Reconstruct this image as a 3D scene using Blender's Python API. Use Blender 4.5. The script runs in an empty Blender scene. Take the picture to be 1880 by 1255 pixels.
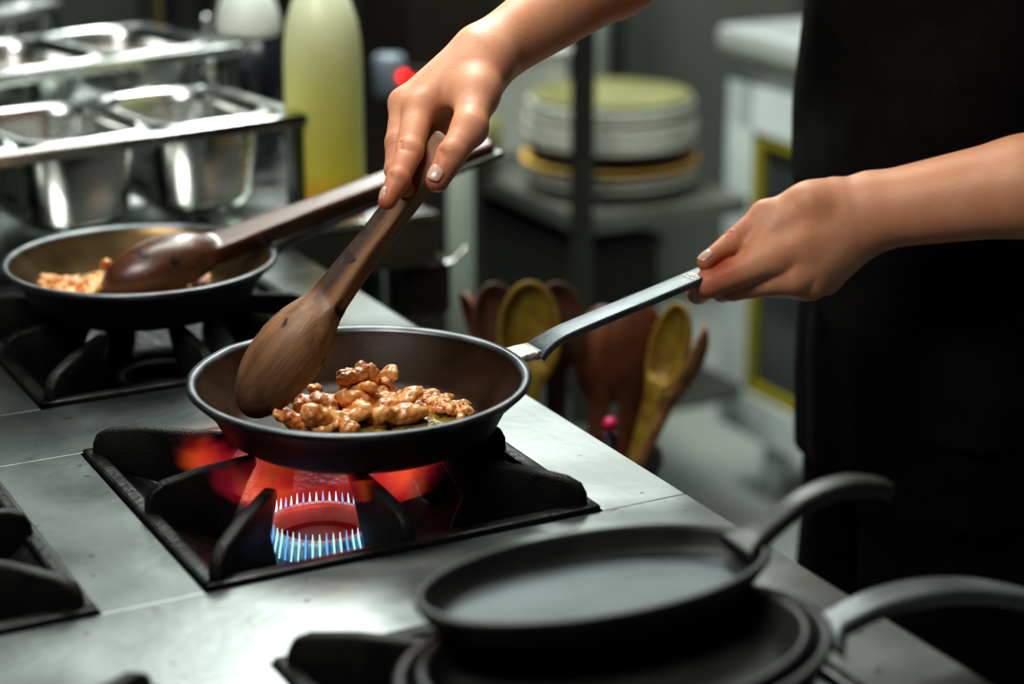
import bpy, bmesh, math, random
import numpy as np
from mathutils import Vector, Matrix
random.seed(7); rng = np.random.default_rng(5)
SC = bpy.context.scene
COL = SC.collection
PI = math.pi

# ------------------------------------------------------------------ camera
FPX, PCX, PCY, HC = 3728., 940., 627.5, 1.486
PITCH = math.atan(1197.5 / FPX)
FW = np.array([0, math.cos(PITCH), -math.sin(PITCH)])
UPV = np.array([0, math.sin(PITCH), math.cos(PITCH)])
RT = np.array([1., 0, 0]); CAMP = np.array([0, 0, HC])
def ray(x, y): return FW + RT * (x - PCX) / FPX - UPV * (y - PCY) / FPX
def dep(x, y, d): return CAMP + ray(x, y) * d                     # a point of the place at a known distance
def onz(x, y, z):
    r = ray(x, y); return CAMP + r * (z - HC) / r[2]              # a point of the place at a known height
def onv(x, y, P0, az):                                            # a point in the upright plane through P0
    r = ray(x, y); n = np.array([-math.sin(az), math.cos(az), 0])
    return CAMP + r * (n @ (P0 - CAMP)) / (n @ r)
cam = bpy.data.cameras.new('camera'); cam.lens = FPX / 1880 * 36; cam.sensor_width = 36; cam.sensor_fit = 'HORIZONTAL'
cam.dof.use_dof = True; cam.dof.focus_distance = 1.66; cam.dof.aperture_fstop = 2.8; cam.clip_start = .05
cob = bpy.data.objects.new('camera', cam); COL.objects.link(cob)
cob.location = CAMP; cob.rotation_euler = (PI / 2 - PITCH, 0, 0); SC.camera = cob

# stove frame: u runs along the stove front edge away from the camera, v towards the cook
AZ = math.radians(27.7)
US = np.array([-math.sin(AZ), math.cos(AZ), 0]); VS = np.array([math.cos(AZ), math.sin(AZ), 0])
def W(u, v, z): return US * u + VS * v + np.array([0, 0, z])

# ------------------------------------------------------------------ materials
def nt(name):
    m = bpy.data.materials.new(name); m.use_nodes = True
    n = m.node_tree.nodes; n.clear()
    o = n.new('ShaderNodeOutputMaterial'); return m, n, m.node_tree.links, o
def c4(c): return (c[0], c[1], c[2], 1)
def pm(name, col, rough=.5, metal=0., col2=None, ns=20., st=(1, 1, 1), lo=.35, hi=.65, rough2=None, bump=0., bs=200., bst=(1, 1, 1),
       coat=0., sss=0., spec=.5, trans=0., detail=6, attr=None, acol=None, sheen=0., speck=None, coatr=.1):
    m, N, L, o = nt(name)
    b = N.new('ShaderNodeBsdfPrincipled'); L.new(b.outputs[0], o.inputs[0])
    tc = N.new('ShaderNodeTexCoord')
    def noise(scale, stretch, det=detail):
        mp = N.new('ShaderNodeMapping'); mp.inputs['Scale'].default_value = stretch
        L.new(tc.outputs['Object'], mp.inputs[0])
        t = N.new('ShaderNodeTexNoise'); t.inputs['Scale'].default_value = scale; t.inputs['Detail'].default_value = det
        L.new(mp.outputs[0], t.inputs[0]); return t.outputs['Fac']
    def ramp(src, a, bb, ca, cb):
        r = N.new('ShaderNodeValToRGB'); r.color_ramp.elements[0].position = a; r.color_ramp.elements[1].position = bb
        r.color_ramp.elements[0].color = ca; r.color_ramp.elements[1].color = cb
        L.new(src, r.inputs[0]); return r.outputs[0]
    cs = None
    if col2 is not None:
        f = noise(ns, st); cs = ramp(f, lo, hi, c4(col), c4(col2))
        if rough2 is not None:
            rr = ramp(f, lo, hi, (rough,) * 3 + (1,), (rough2,) * 3 + (1,)); L.new(rr, b.inputs['Roughness'])
    if attr:
        a = N.new('ShaderNodeAttribute'); a.attribute_name = attr
        mx = N.new('ShaderNodeMix'); mx.data_type = 'RGBA'; L.new(a.outputs['Fac'], mx.inputs['Factor'])
        if cs is not None: L.new(cs, mx.inputs['A'])
        else: mx.inputs['A'].default_value = c4(col)
        mx.inputs['B'].default_value = c4(acol); cs = mx.outputs['Result']
    if speck:
        scol, ssc, th = speck
        f2 = noise(ssc, (1, 1, 1), 2); r2 = ramp(f2, th, th + .04, (0, 0, 0, 1), (1, 1, 1, 1))
        mx = N.new('ShaderNodeMix'); mx.data_type = 'RGBA'; L.new(r2, mx.inputs['Factor'])
        if cs is not None: L.new(cs, mx.inputs['A'])
        else: mx.inputs['A'].default_value = c4(col)
        mx.inputs['B'].default_value = c4(scol); cs = mx.outputs['Result']
    if cs is not None: L.new(cs, b.inputs['Base Color'])
    else: b.inputs['Base Color'].default_value = c4(col)
    if rough2 is None or col2 is None: b.inputs['Roughness'].default_value = rough
    b.inputs['Metallic'].default_value = metal
    b.inputs['Coat Weight'].default_value = coat; b.inputs['Coat Roughness'].default_value = coatr
    b.inputs['Specular IOR Level'].default_value = spec
    b.inputs['Transmission Weight'].default_value = trans
    b.inputs['Sheen Weight'].default_value = sheen
    if sss:
        b.inputs['Subsurface Weight'].default_value = sss; b.inputs['Subsurface Radius'].default_value = (1, .35, .2)
        b.inputs['Subsurface Scale'].default_value = .006
    if bump:
        bn = N.new('ShaderNodeBump'); bn.inputs['Strength'].default_value = bump; bn.inputs['Distance'].default_value = .002
        L.new(noise(bs, bst, 4), bn.inputs['Height']); L.new(bn.outputs[0], b.inputs['Normal'])
    return m
def burnt_shaded(m, y0, y1, col, amt):
    """darkens a wooden spoon toward its bowl tip, on one scorched side, and with shade painted at the handle end"""
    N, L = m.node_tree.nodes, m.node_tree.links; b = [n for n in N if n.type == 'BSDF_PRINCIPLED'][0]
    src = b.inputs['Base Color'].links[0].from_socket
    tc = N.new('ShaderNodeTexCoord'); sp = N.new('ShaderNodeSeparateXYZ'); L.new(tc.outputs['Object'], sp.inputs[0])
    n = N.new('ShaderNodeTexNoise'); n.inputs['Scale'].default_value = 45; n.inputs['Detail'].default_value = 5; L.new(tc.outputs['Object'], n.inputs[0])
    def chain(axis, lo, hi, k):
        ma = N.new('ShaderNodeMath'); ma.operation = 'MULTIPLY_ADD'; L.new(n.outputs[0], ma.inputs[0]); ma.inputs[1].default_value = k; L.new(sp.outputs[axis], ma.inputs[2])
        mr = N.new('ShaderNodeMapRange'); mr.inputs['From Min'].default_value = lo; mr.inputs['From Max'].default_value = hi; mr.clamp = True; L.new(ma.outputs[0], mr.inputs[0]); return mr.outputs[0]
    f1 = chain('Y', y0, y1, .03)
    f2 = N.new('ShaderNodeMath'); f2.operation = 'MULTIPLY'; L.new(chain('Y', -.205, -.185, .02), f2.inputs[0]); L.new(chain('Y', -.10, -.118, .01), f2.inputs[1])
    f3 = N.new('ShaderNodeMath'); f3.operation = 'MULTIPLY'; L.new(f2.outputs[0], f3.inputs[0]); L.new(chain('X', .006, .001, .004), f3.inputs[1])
    m0 = N.new('ShaderNodeMath'); m0.operation = 'MAXIMUM'; L.new(f1, m0.inputs[0]); L.new(chain('Y', -.255, -.285, .01), m0.inputs[1])  # shade of the gripping hand painted onto the handle end
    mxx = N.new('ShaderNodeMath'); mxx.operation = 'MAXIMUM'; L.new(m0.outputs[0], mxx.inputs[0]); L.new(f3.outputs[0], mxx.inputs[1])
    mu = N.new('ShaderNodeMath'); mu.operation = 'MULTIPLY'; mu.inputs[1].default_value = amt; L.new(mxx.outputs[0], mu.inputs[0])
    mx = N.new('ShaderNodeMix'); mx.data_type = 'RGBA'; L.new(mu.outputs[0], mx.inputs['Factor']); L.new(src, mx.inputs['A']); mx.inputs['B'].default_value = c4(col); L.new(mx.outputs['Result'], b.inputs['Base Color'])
def em(name, col, s):
    m, N, L, o = nt(name); e = N.new('ShaderNodeEmission'); e.inputs[0].default_value = c4(col); e.inputs[1].default_value = s
    L.new(e.outputs[0], o.inputs[0]); return m

STEEL = pm('worn_stainless_steel', (.155, .166, .163), .27, 1., (.265, .28, .275), 6, (1, 1, 1), .3, .7, rough2=.40, bump=.10, bs=90, speck=((.10, .085, .05), 60, .70))
STEEL2 = pm('bright_stainless_steel', (.62, .65, .63), .16, 1., (.72, .74, .72), 14, rough2=.28)
STEELD = pm('dull_stainless_steel', (.13, .14, .13), .40, 1., (.19, .20, .19), 6, rough2=.5)
IRON = pm('cast_iron', (.006, .006, .0055), .42, 0, (.013, .0125, .0115), 30, rough2=.6, bump=.5, bs=420, spec=.22)
IRONG = pm('greasy_black_enamel', (.004, .004, .004), .34, 0, (.010, .009, .008), 25, rough2=.55, bump=.5, bs=160, spec=.25)
SKIL = pm('grey_seasoned_iron', (.022, .022, .021), .42, .35, (.040, .041, .040), 18, rough2=.52, bump=.12, bs=500)
SKILH = pm('grey_iron_handle', (.10, .108, .114), .40, .5, (.145, .155, .162), 30, rough2=.5, bump=.15, bs=400)
SKILF = pm('polished_iron_floor', (.040, .048, .051), .42, .6, (.070, .080, .084), 22, rough2=.5, bump=.06, bs=300)
PANOUT = pm('sooty_carbon_steel', (.006, .0065, .008), .48, .1, (.016, .016, .018), 14, rough2=.6, bump=.1, bs=300)
PANRIM = pm('bare_steel_rim', (.07, .075, .08), .34, .9, (.17, .18, .185), 24, rough2=.45)
PANIN = pm('seasoned_pan_inside', (.016, .007, .003), .40, 0, (.036, .015, .005), 22, rough2=.52, bump=.12, bs=160, spec=.14)
PANIN2 = pm('brown_pan_inside', (.075, .045, .018), .22, .75, (.15, .10, .045), 12, rough2=.34, bump=.08, bs=120)
HANDLE = pm('grey_handle_steel', (.075, .085, .09), .42, .8, (.13, .145, .15), 40, rough2=.52, bump=.08, bs=260)
HANDLED = pm('dark_handle_steel', (.06, .06, .055), .32, .85, (.12, .12, .11), 30, rough2=.42)
WELD = pm('silver_weld', (.55, .55, .52), .4, .6, (.30, .25, .15), 160, bump=.6, bs=320)
OIL = pm('cooking_oil', (.13, .085, .008), .08, 0, (.32, .24, .04), 26, coat=1., coatr=.04, bump=.25, bs=120, speck=((.05, .018, .004), 110, .60))
OIL2 = pm('pale_cooking_oil', (.05, .035, .012), .07, .2, (.20, .16, .06), 20, coat=.8, coatr=.03, bump=.2, bs=90)
CHIK = pm('fried_chicken', (.50, .155, .028), .34, 0, (.90, .50, .20), 95, (1, 1, 1), .36, .62, coat=.2, coatr=.15, sss=.12, bump=.3, bs=300, detail=4)
CHIKD = pm('browned_chicken', (.42, .11, .016), .32, 0, (.82, .40, .14), 110, (1, 1, 1), .4, .66, coat=.35, coatr=.12, sss=.1, bump=.5, bs=300, detail=4)
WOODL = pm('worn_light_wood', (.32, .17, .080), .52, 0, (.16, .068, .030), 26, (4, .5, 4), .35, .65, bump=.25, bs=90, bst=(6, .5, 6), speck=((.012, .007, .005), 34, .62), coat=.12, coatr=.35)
burnt_shaded(WOODL, -.055, .015, (.030, .018, .011), .85)
WOODD = pm('dark_stained_wood', (.105, .035, .014), .34, 0, (.040, .015, .008), 30, (3, .6, 3), .35, .7, bump=.2, bs=80, bst=(6, .6, 6), coat=.3, coatr=.25, speck=((.010, .006, .004), 50, .64))
WOODY = pm('yellow_wood', (.36, .26, .035), .5, 0, (.20, .09, .018), 16, (3, 3, .6), .35, .7)
WOODR = pm('red_brown_wood', (.17, .055, .020), .5, 0, (.085, .030, .014), 14, (3, 3, .6), .35, .7)
WOODP = pm('pinkish_wood', (.16, .080, .062), .5, 0, (.06, .028, .020), 14, (3, 3, .6), .35, .7)
WOODT = pm('tan_wood', (.42, .24, .09), .5, 0, (.15, .06, .020), 14, (3, 3, .6), .35, .7)
SKIN = pm('skin', (.62, .275, .145), .48, 0, (.70, .36, .225), 26, (1, 1, 1), .3, .7, sss=.14, bump=.13, bs=420, attr='flush', acol=(.42, .085, .035), spec=.32)
NAIL = pm('fingernail', (.60, .35, .27), .26, 0, (.64, .41, .33), 60, coat=.25, sss=.1)
SHIRT = pm('black_cotton', (.0090, .0084, .0080), .95, 0, (.0130, .0122, .0118), 40, bump=.5, bs=900, spec=.07, speck=((.05, .05, .048), 330, .76))
TROUS = pm('black_trouser_cloth', (.0035, .0035, .0038), .95, 0, (.0055, .0055, .006), 30, bump=.3, bs=700, spec=.08)
HAIR = pm('dark_hair', (.010, .007, .005), .5, 0, (.02, .014, .01), 80, st=(8, 8, 1))
EYE = pm('eye_white', (.7, .68, .65), .2)
LIP = pm('lip', (.36, .12, .10), .4)
WHITEP = pm('white_plastic', (.62, .64, .60), .42, 0, (.55, .57, .52), 10)
WHITEF = pm('white_enamel_frame', (.62, .68, .66), .45, 0, (.54, .60, .58), 5)
YELG = pm('yellow_gasket', (.30, .27, .012), .5, 0, (.24, .20, .01), 10)
GLASS = pm('dark_door_glass', (.035, .042, .042), .18, 0, (.06, .07, .068), 3, spec=.5)
POSTM = pm('dark_post_metal', (.045, .045, .038), .45, .6, (.06, .06, .05), 8)
PIPE = pm('pale_painted_pipe', (.22, .25, .21), .5, 0, (.17, .19, .16), 6)
WORKT = pm('fridge_worktop_steel', (.80, .84, .82), .34, .7, (.72, .76, .74), 6)
SHELFM = pm('grey_shelf_metal', (.16, .16, .145), .4, .7, (.21, .21, .19), 5)
PLATEW = pm('white_china', (.84, .85, .78), .28, 0, (.78, .79, .72), 8, coat=.2)
PLATEO = pm('olive_china', (.22, .22, .10), .35, 0, (.16, .15, .06), 8)
PLATEB = pm('black_china', (.02, .018, .014), .35)
PLATEY = pm('yellow_wood_board', (.80, .52, .10), .5, 0, (.55, .28, .03), 9)
DARKB = pm('dark_sauce', (.006, .007, .012), .25, 0, (.010, .011, .017), 9)
FLOORM = pm('pale_grey_floor', (.30, .32, .30), .45, 0, (.36, .38, .355), 2.2, bump=.05, bs=30)
WALLM = pm('grey_green_wall', (.085, .095, .082), .6, 0, (.11, .12, .104), 1.2)
WALLD = pm('dark_wall', (.018, .018, .015), .6, 0, (.026, .027, .022), 1.5)
CEIL = pm('ceiling_paint', (.35, .36, .35), .8, 0, (.30, .31, .30), 1.5)
BLACKM = pm('black_metal', (.008, .008, .007), .5, .2, (.014, .013, .012), 10)
BROWNB = pm('dark_brown_panel', (.028, .018, .014), .45, 0, (.016, .012, .010), 4)
BLUEG = pm('pale_blue_plastic', (.17, .21, .25), .4, 0, (.13, .16, .19), 10)
REDL = em('red_indicator_glow', (1, .02, .015), 3.2)
PINK = pm('pink_plastic', (.55, .012, .10), .4)
ORANGEP = pm('orange_plastic', (.75, .09, .02), .4)
FOODY = pm('yellow_food', (.30, .20, .03), .4, 0, (.15, .09, .02), 40, bump=.6, bs=60)
FOODB = pm('brown_food', (.10, .06, .035), .35, 0, (.05, .03, .02), 40, bump=.6, bs=60)
FOODG = pm('pale_food', (.25, .25, .12), .4, 0, (.12, .13, .06), 30, bump=.5, bs=60)
JETB = em('blue_gas_flame', (.12, .40, .95), 1.2)
JETW = em('pale_gas_flame', (.30, .68, .90), 1.5)
RINGM = pm('flame_lit_ring_metal', (.40, .52, .52), .5, .2, (.26, .34, .34), 40, bump=.3, bs=200)  # blue light of the flames put into the ring colour
REDLIT = pm('flame_red_plate', (.16, .02, .015), .55, .2, (.09, .012, .010), 30)  # red flame glow put into the plate colour
def bottle_mat(name, zs, cols):
    m, N, L, o = nt(name); b = N.new('ShaderNodeBsdfPrincipled'); L.new(b.outputs[0], o.inputs[0])
    tc = N.new('ShaderNodeTexCoord'); sp = N.new('ShaderNodeSeparateXYZ'); L.new(tc.outputs['Object'], sp.inputs[0])
    n = N.new('ShaderNodeTexNoise'); n.inputs['Scale'].default_value = 9; L.new(tc.outputs['Object'], n.inputs[0])
    ma = N.new('ShaderNodeMath'); ma.operation = 'MULTIPLY_ADD'; L.new(n.outputs[0], ma.inputs[0]); ma.inputs[1].default_value = .05; L.new(sp.outputs['Z'], ma.inputs[2])
    mr = N.new('ShaderNodeMapRange'); mr.inputs['From Min'].default_value = .025; mr.inputs['From Max'].default_value = .325; L.new(ma.outputs[0], mr.inputs[0])
    r = N.new('ShaderNodeValToRGB'); e = r.color_ramp.elements
    while len(e) < len(zs): e.new(.5)
    for k, (z, c) in enumerate(zip(zs, cols)): e[k].position = z; e[k].color = c4(c)
    L.new(mr.outputs[0], r.inputs[0]); L.new(r.outputs[0], b.inputs['Base Color'])
    b.inputs['Roughness'].default_value = .38; b.inputs['Subsurface Weight'].default_value = .2; b.inputs['Subsurface Scale'].default_value = .02
    return m
BOTY = bottle_mat('translucent_yellow_sauce', (0, .08, .16, .45, .80, 1), ((.50, .17, .006), (.56, .29, .010), (.56, .50, .06), (.60, .61, .20), (.70, .74, .50), (.74, .78, .62)))
def flame_vol(name, seed, strength, base=(.9, .03, .10)):
    m, N, L, o = nt(name); e = N.new('ShaderNodeEmission'); L.new(e.outputs[0], o.inputs['Volume'])
    tc = N.new('ShaderNodeTexCoord'); mp = N.new('ShaderNodeMapping'); mp.inputs['Location'].default_value = (seed, seed * .7, 0); mp.inputs['Scale'].default_value = (1, 1, .45)
    L.new(tc.outputs['Object'], mp.inputs[0])
    n = N.new('ShaderNodeTexNoise'); n.inputs['Scale'].default_value = 27; n.inputs['Detail'].default_value = 2; n.inputs['Distortion'].default_value = .5; L.new(mp.outputs[0], n.inputs[0])
    r = N.new('ShaderNodeValToRGB'); el = r.color_ramp.elements
    el[0].position = .34; el[0].color = (.10, .02, .32, 1); el[1].position = .64; el[1].color = (1, .20, .03, 1)
    q = el.new(.45); q.color = (.55, .008, .09, 1); q = el.new(.55); q.color = (1, .03, .02, 1)
    L.new(n.outputs[0], r.inputs[0]); L.new(r.outputs[0], e.inputs[0])
    r2 = N.new('ShaderNodeValToRGB'); r2.color_ramp.elements[0].position = .38; r2.color_ramp.elements[0].color = (.02,) * 3 + (1,)
    r2.color_ramp.elements[1].position = .66; r2.color_ramp.elements[1].color = (1, 1, 1, 1); L.new(n.outputs[0], r2.inputs[0])
    sp = N.new('ShaderNodeSeparateXYZ'); L.new(tc.outputs['Object'], sp.inputs[0])
    mr = N.new('ShaderNodeMapRange'); mr.inputs['From Min'].default_value = -.036; mr.inputs['From Max'].default_value = .010; mr.inputs['To Min'].default_value = .03; L.new(sp.outputs['Z'], mr.inputs[0])
    fl_ = N.new('ShaderNodeVectorMath'); fl_.operation = 'MULTIPLY'; fl_.inputs[1].default_value = (1, 1, 0); L.new(tc.outputs['Object'], fl_.inputs[0])
    ln = N.new('ShaderNodeVectorMath'); ln.operation = 'LENGTH'; L.new(fl_.outputs[0], ln.inputs[0])
    mq = N.new('ShaderNodeMapRange'); mq.inputs['From Min'].default_value = .038; mq.inputs['From Max'].default_value = .066; mq.inputs['To Min'].default_value = .10; L.new(ln.outputs['Value'], mq.inputs[0])
    me_ = N.new('ShaderNodeMapRange'); me_.inputs['From Min'].default_value = .117; me_.inputs['From Max'].default_value = .094; L.new(ln.outputs['Value'], me_.inputs[0])
    m4 = N.new('ShaderNodeMath'); m4.operation = 'MULTIPLY'; L.new(mr.outputs[0], m4.inputs[0]); L.new(me_.outputs[0], m4.inputs[1])
    m3 = N.new('ShaderNodeMath'); m3.operation = 'MULTIPLY'; L.new(m4.outputs[0], m3.inputs[0]); L.new(mq.outputs[0], m3.inputs[1])
    m2 = N.new('ShaderNodeMath'); m2.operation = 'MULTIPLY'; L.new(r2.outputs[0], m2.inputs[0]); L.new(m3.outputs[0], m2.inputs[1])
    ma = N.new('ShaderNodeMath'); ma.operation = 'MULTIPLY'; ma.inputs[1].default_value = strength; L.new(m2.outputs[0], ma.inputs[0]); L.new(ma.outputs[0], e.inputs[1])
    return m

# ------------------------------------------------------------------ mesh helpers
class MB:
    """collects shapes; build() links them as one mesh object"""
    def __init__(s): s.v = []; s.f = []; s.m = []; s.sm = []
    def add(s, vs, fs, mi=0, smooth=True):
        b = len(s.v); s.v += [tuple(map(float, p)) for p in vs]
        for f in fs: s.f.append([b + i for i in f]); s.m.append(mi); s.sm.append(smooth)
        return s
    def box(s, c, size, R=None, mi=0, bev=.0):
        hx, hy, hz = [q / 2 for q in size]; bm = bmesh.new(); bmesh.ops.create_cube(bm, size=1)
        for v in bm.verts: v.co = Vector((v.co.x * size[0], v.co.y * size[1], v.co.z * size[2]))
        if bev: bmesh.ops.bevel(bm, geom=bm.edges[:], offset=min(bev, min(size) * .45), segments=2, profile=.6, affect='EDGES')
        bm.verts.index_update()
        M = R if R is not None else Matrix.Identity(3)
        s.add([(M @ v.co) + Vector(c) for v in bm.verts], [[v.index for v in f.verts] for f in bm.faces], mi, False); bm.free(); return s
    def lathe(s, prof, n=64, c=(0, 0, 0), mis=None, sx=1., sy=1., rot=0., jit=None):
        vs = []; fs = []; k = len(prof)
        for i in range(n):
            a = 2 * PI * i / n
            for (r, z) in prof:
                rr = r * (jit(a, z) if jit else 1)
                x, y = rr * math.cos(a) * sx, rr * math.sin(a) * sy
                vs.append((c[0] + x * math.cos(rot) - y * math.sin(rot), c[1] + x * math.sin(rot) + y * math.cos(rot), c[2] + z))
        b = len(s.v); s.v += vs
        for i in range(n):
            for j in range(k - 1):
                s.f.append([b + i * k + j, b + ((i + 1) % n) * k + j, b + ((i + 1) % n) * k + j + 1, b + i * k + j + 1])
                s.m.append(mis[j] if mis else 0); s.sm.append(True)
        return s
    def sweep(s, path, secs, mi=0, up=(0, 0, 1), closed_sec=True, smooth=True, cap=True):
        """path: points; secs: a section (list of (side, up)) or one per point"""
        P = [Vector(p) for p in path]; n = len(P); up = Vector(up); rings = []
        for i in range(n):
            t = (P[min(i + 1, n - 1)] - P[max(i - 1, 0)]).normalized()
            sd = t.cross(up)
            if sd.length < 1e-4: sd = t.cross(Vector((0, 1, 0)))
            sd.normalize(); u2 = sd.cross(t).normalized()
            sec = secs[i] if isinstance(secs[0][0], (list, tuple)) else secs
            rings.append([P[i] + sd * a + u2 * b for a, b in sec])
        k = len(rings[0]); b = len(s.v)
        for r in rings: s.v += [tuple(q) for q in r]
        for i in range(n - 1):
            for j in range(k):
                j2 = (j + 1) % k
                s.f.append([b + i * k + j, b + i * k + j2, b + (i + 1) * k + j2, b + (i + 1) * k + j]); s.m.append(mi); s.sm.append(smooth)
        if cap:
            s.f.append([b + j for j in range(k)][::-1]); s.m.append(mi); s.sm.append(False)
            s.f.append([b + (n - 1) * k + j for j in range(k)]); s.m.append(mi); s.sm.append(False)
        return s
    def tube(s, path, r, n=12, mi=0):
        rs = r if isinstance(r, (list, tuple)) else [r] * len(path)
        return s.sweep(path, [[(q * math.cos(2 * PI * j / n), q * math.sin(2 * PI * j / n)) for j in range(n)] for q in rs], mi)
    def build(s, name, mats, parent=None, world=False, bevel=0.):
        me = bpy.data.meshes.new(name); v = s.v
        if world and parent is not None:
            inv = parent.matrix_basis.inverted(); v = [tuple(inv @ Vector(p)) for p in v]
        me.from_pydata(v, [], s.f)
        for m in (mats if isinstance(mats, (list, tuple)) else [mats]): me.materials.append(m)
        me.polygons.foreach_set('material_index', s.m); me.polygons.foreach_set('use_smooth', s.sm)
        bm = bmesh.new(); bm.from_mesh(me); bmesh.ops.recalc_face_normals(bm, faces=bm.faces); bm.to_mesh(me); bm.free()
        o = bpy.data.objects.new(name, me); COL.objects.link(o)
        if parent is not None: o.parent = parent
        if bevel:
            md = o.modifiers.new('edge', 'BEVEL'); md.width = bevel; md.segments = 2; md.limit_method = 'ANGLE'; md.harden_normals = False
        return o
def rsec(w, h, r=.003, n=3):                                       # rounded rectangle section
    out = []
    for cx, cy, a0 in ((w / 2 - r, h / 2 - r, 0), (-w / 2 + r, h / 2 - r, PI / 2), (-w / 2 + r, -h / 2 + r, PI), (w / 2 - r, -h / 2 + r, 1.5 * PI)):
        for k in range(n + 1): a = a0 + PI / 2 * k / n; out.append((cx + r * math.cos(a), cy + r * math.sin(a)))
    return out
def spline(pts, n):
    pts = [np.array(p, float) for p in pts]; out = []; m = len(pts)
    for i in range(m - 1):
        p0, p1, p2, p3 = pts[max(i - 1, 0)], pts[i], pts[i + 1], pts[min(i + 2, m - 1)]
        for k in range(n):
            t = k / n; out.append(.5 * ((2 * p1) + (-p0 + p2) * t + (2 * p0 - 5 * p1 + 4 * p2 - p3) * t * t + (-p0 + 3 * p1 - 3 * p2 + p3) * t ** 3))
    out.append(pts[-1]); return out
def tag(o, label=None, cat=None, group=None, kind=None):
    if label: o['label'] = label
    if cat: o['category'] = cat
    if group: o['group'] = group
    if kind: o['kind'] = kind
    return o
def thing(name, label, cat, loc=(0, 0, 0), rz=0., group=None):
    o = bpy.data.objects.new(name, None); COL.objects.link(o); o.empty_display_size = .05
    o.location = Vector([float(q) for q in loc]); o.rotation_euler = (0, 0, rz); o.matrix_basis = Matrix.Translation(o.location) @ Matrix.Rotation(rz, 4, 'Z')
    return tag(o, label, cat, group)
def copy_tree(o, parent=None):
    c = o.copy(); COL.objects.link(c)
    if parent is not None: c.parent = parent
    for ch in list(o.children): copy_tree(ch, c)
    return c

# ------------------------------------------------------------------ signed distance shapes
def rc(a, b, ra, rb): return ('c', np.array(a, float), np.array(b, float), ra, rb)
def ell(c, r, R=None): return ('e', np.array(c, float), np.array(r, float), np.eye(3) if R is None else np.array(R, float))
def prim(p, q):
    if q[0] == 'c':
        _, a, b, ra, rb = q; ba = b - a; L = max(ba @ ba, 1e-12)
        t = np.clip(((p - a) @ ba) / L, 0, 1)
        d = p - a - t[:, None] * ba
        return np.sqrt((d * d).sum(1)) - (ra + (rb - ra) * t)
    _, c, r, R = q; l = (p - c) @ R.T
    k0 = np.sqrt(((l / r) ** 2).sum(1)); k1 = np.sqrt(((l / (r * r)) ** 2).sum(1))
    return np.where(k0 < 1e-6, -r.min(), k0 * (k0 - 1) / np.maximum(k1, 1e-9))
def smin(a, b, k):
    h = np.maximum(k - np.abs(a - b), 0) / k
    return np.minimum(a, b) - h * h * k * .25
def union(p, prims, k):
    d = prim(p, prims[0])
    for q in prims[1:]: d = smin(d, prim(p, q), k)
    return d
def sdf_mesh(f, lo, hi, h, B=24):
    """surface nets over the blocks the surface crosses"""
    lo = np.array(lo, float); hi = np.array(hi, float)
    nb = np.ceil((hi - lo) / (h * B)).astype(int); keys = []; cos = []; quads = []
    big = np.int64(1 << 20)
    ii = np.stack(np.meshgrid(*[np.arange(n) for n in nb], indexing='ij'), -1).reshape(-1, 3)
    cen = lo + (ii + .5) * B * h
    keep = np.abs(f(cen)) < B * h * .9
    for bi in ii[keep]:
        i0 = bi * B - 1; n = B + 3
        g = np.stack(np.meshgrid(*[np.arange(n)] * 3, indexing='ij'), -1)
        P = lo + (g + i0) * h
        D = f(P.reshape(-1, 3)).reshape(n, n, n); S = D < 0
        if S.all() or not S.any(): continue
        m = n - 1; cnt = np.zeros((m, m, m)); acc = np.zeros((m, m, m, 3))
        for ax in range(3):
            sa = [slice(None)] * 3; sb = [slice(None)] * 3; sa[ax] = slice(0, -1); sb[ax] = slice(1, None)
            d0, d1 = D[tuple(sa)], D[tuple(sb)]; x = (d0 < 0) != (d1 < 0)
            t = np.where(x, d0 / np.where(x, d0 - d1, 1), 0)
            o1, o2 = [a for a in range(3) if a != ax]
            for p_ in (0, 1):
                for q_ in (0, 1):
                    sl = [slice(None)] * 3; sl[o1] = slice(p_, p_ + m); sl[o2] = slice(q_, q_ + m)
                    xx = x[tuple(sl)]; cnt += xx
                    acc[..., ax] += np.where(xx, t[tuple(sl)], 0); acc[..., o1] += xx * p_; acc[..., o2] += xx * q_
            # faces on edges owned by this block
            r = slice(1, B + 1); xo = x[r, r, r]; e = np.argwhere(xo) + 1
            if len(e):
                gid = lambda c: ((c[:, 0] + i0[0] + 8) * big + (c[:, 1] + i0[1] + 8)) * big + (c[:, 2] + i0[2] + 8)
                u1 = np.zeros(3, int); u1[o1] = 1; u2 = np.zeros(3, int); u2[o2] = 1
                q = np.stack([gid(e - u1 - u2), gid(e - u2), gid(e), gid(e - u1)], 1)
                ins = S[e[:, 0], e[:, 1], e[:, 2]]; fl = ins if ax != 1 else ~ins
                q[~fl] = q[~fl][:, ::-1]; quads.append(q)
        c = np.argwhere(cnt > 0)
        w = lo + (c + acc[cnt > 0] / cnt[cnt > 0][:, None] + i0) * h
        keys.append(((c[:, 0] + i0[0] + 8) * big + (c[:, 1] + i0[1] + 8)) * big + (c[:, 2] + i0[2] + 8)); cos.append(w)
    K = np.concatenate(keys); V = np.concatenate(cos); Q = np.concatenate(quads)
    uk, ix = np.unique(K, return_index=True); V = V[ix]; Fi = np.searchsorted(uk, Q)
    used = np.unique(Fi); mp = np.full(len(uk), -1); mp[used] = np.arange(len(used))
    return V[used], mp[Fi]
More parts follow.
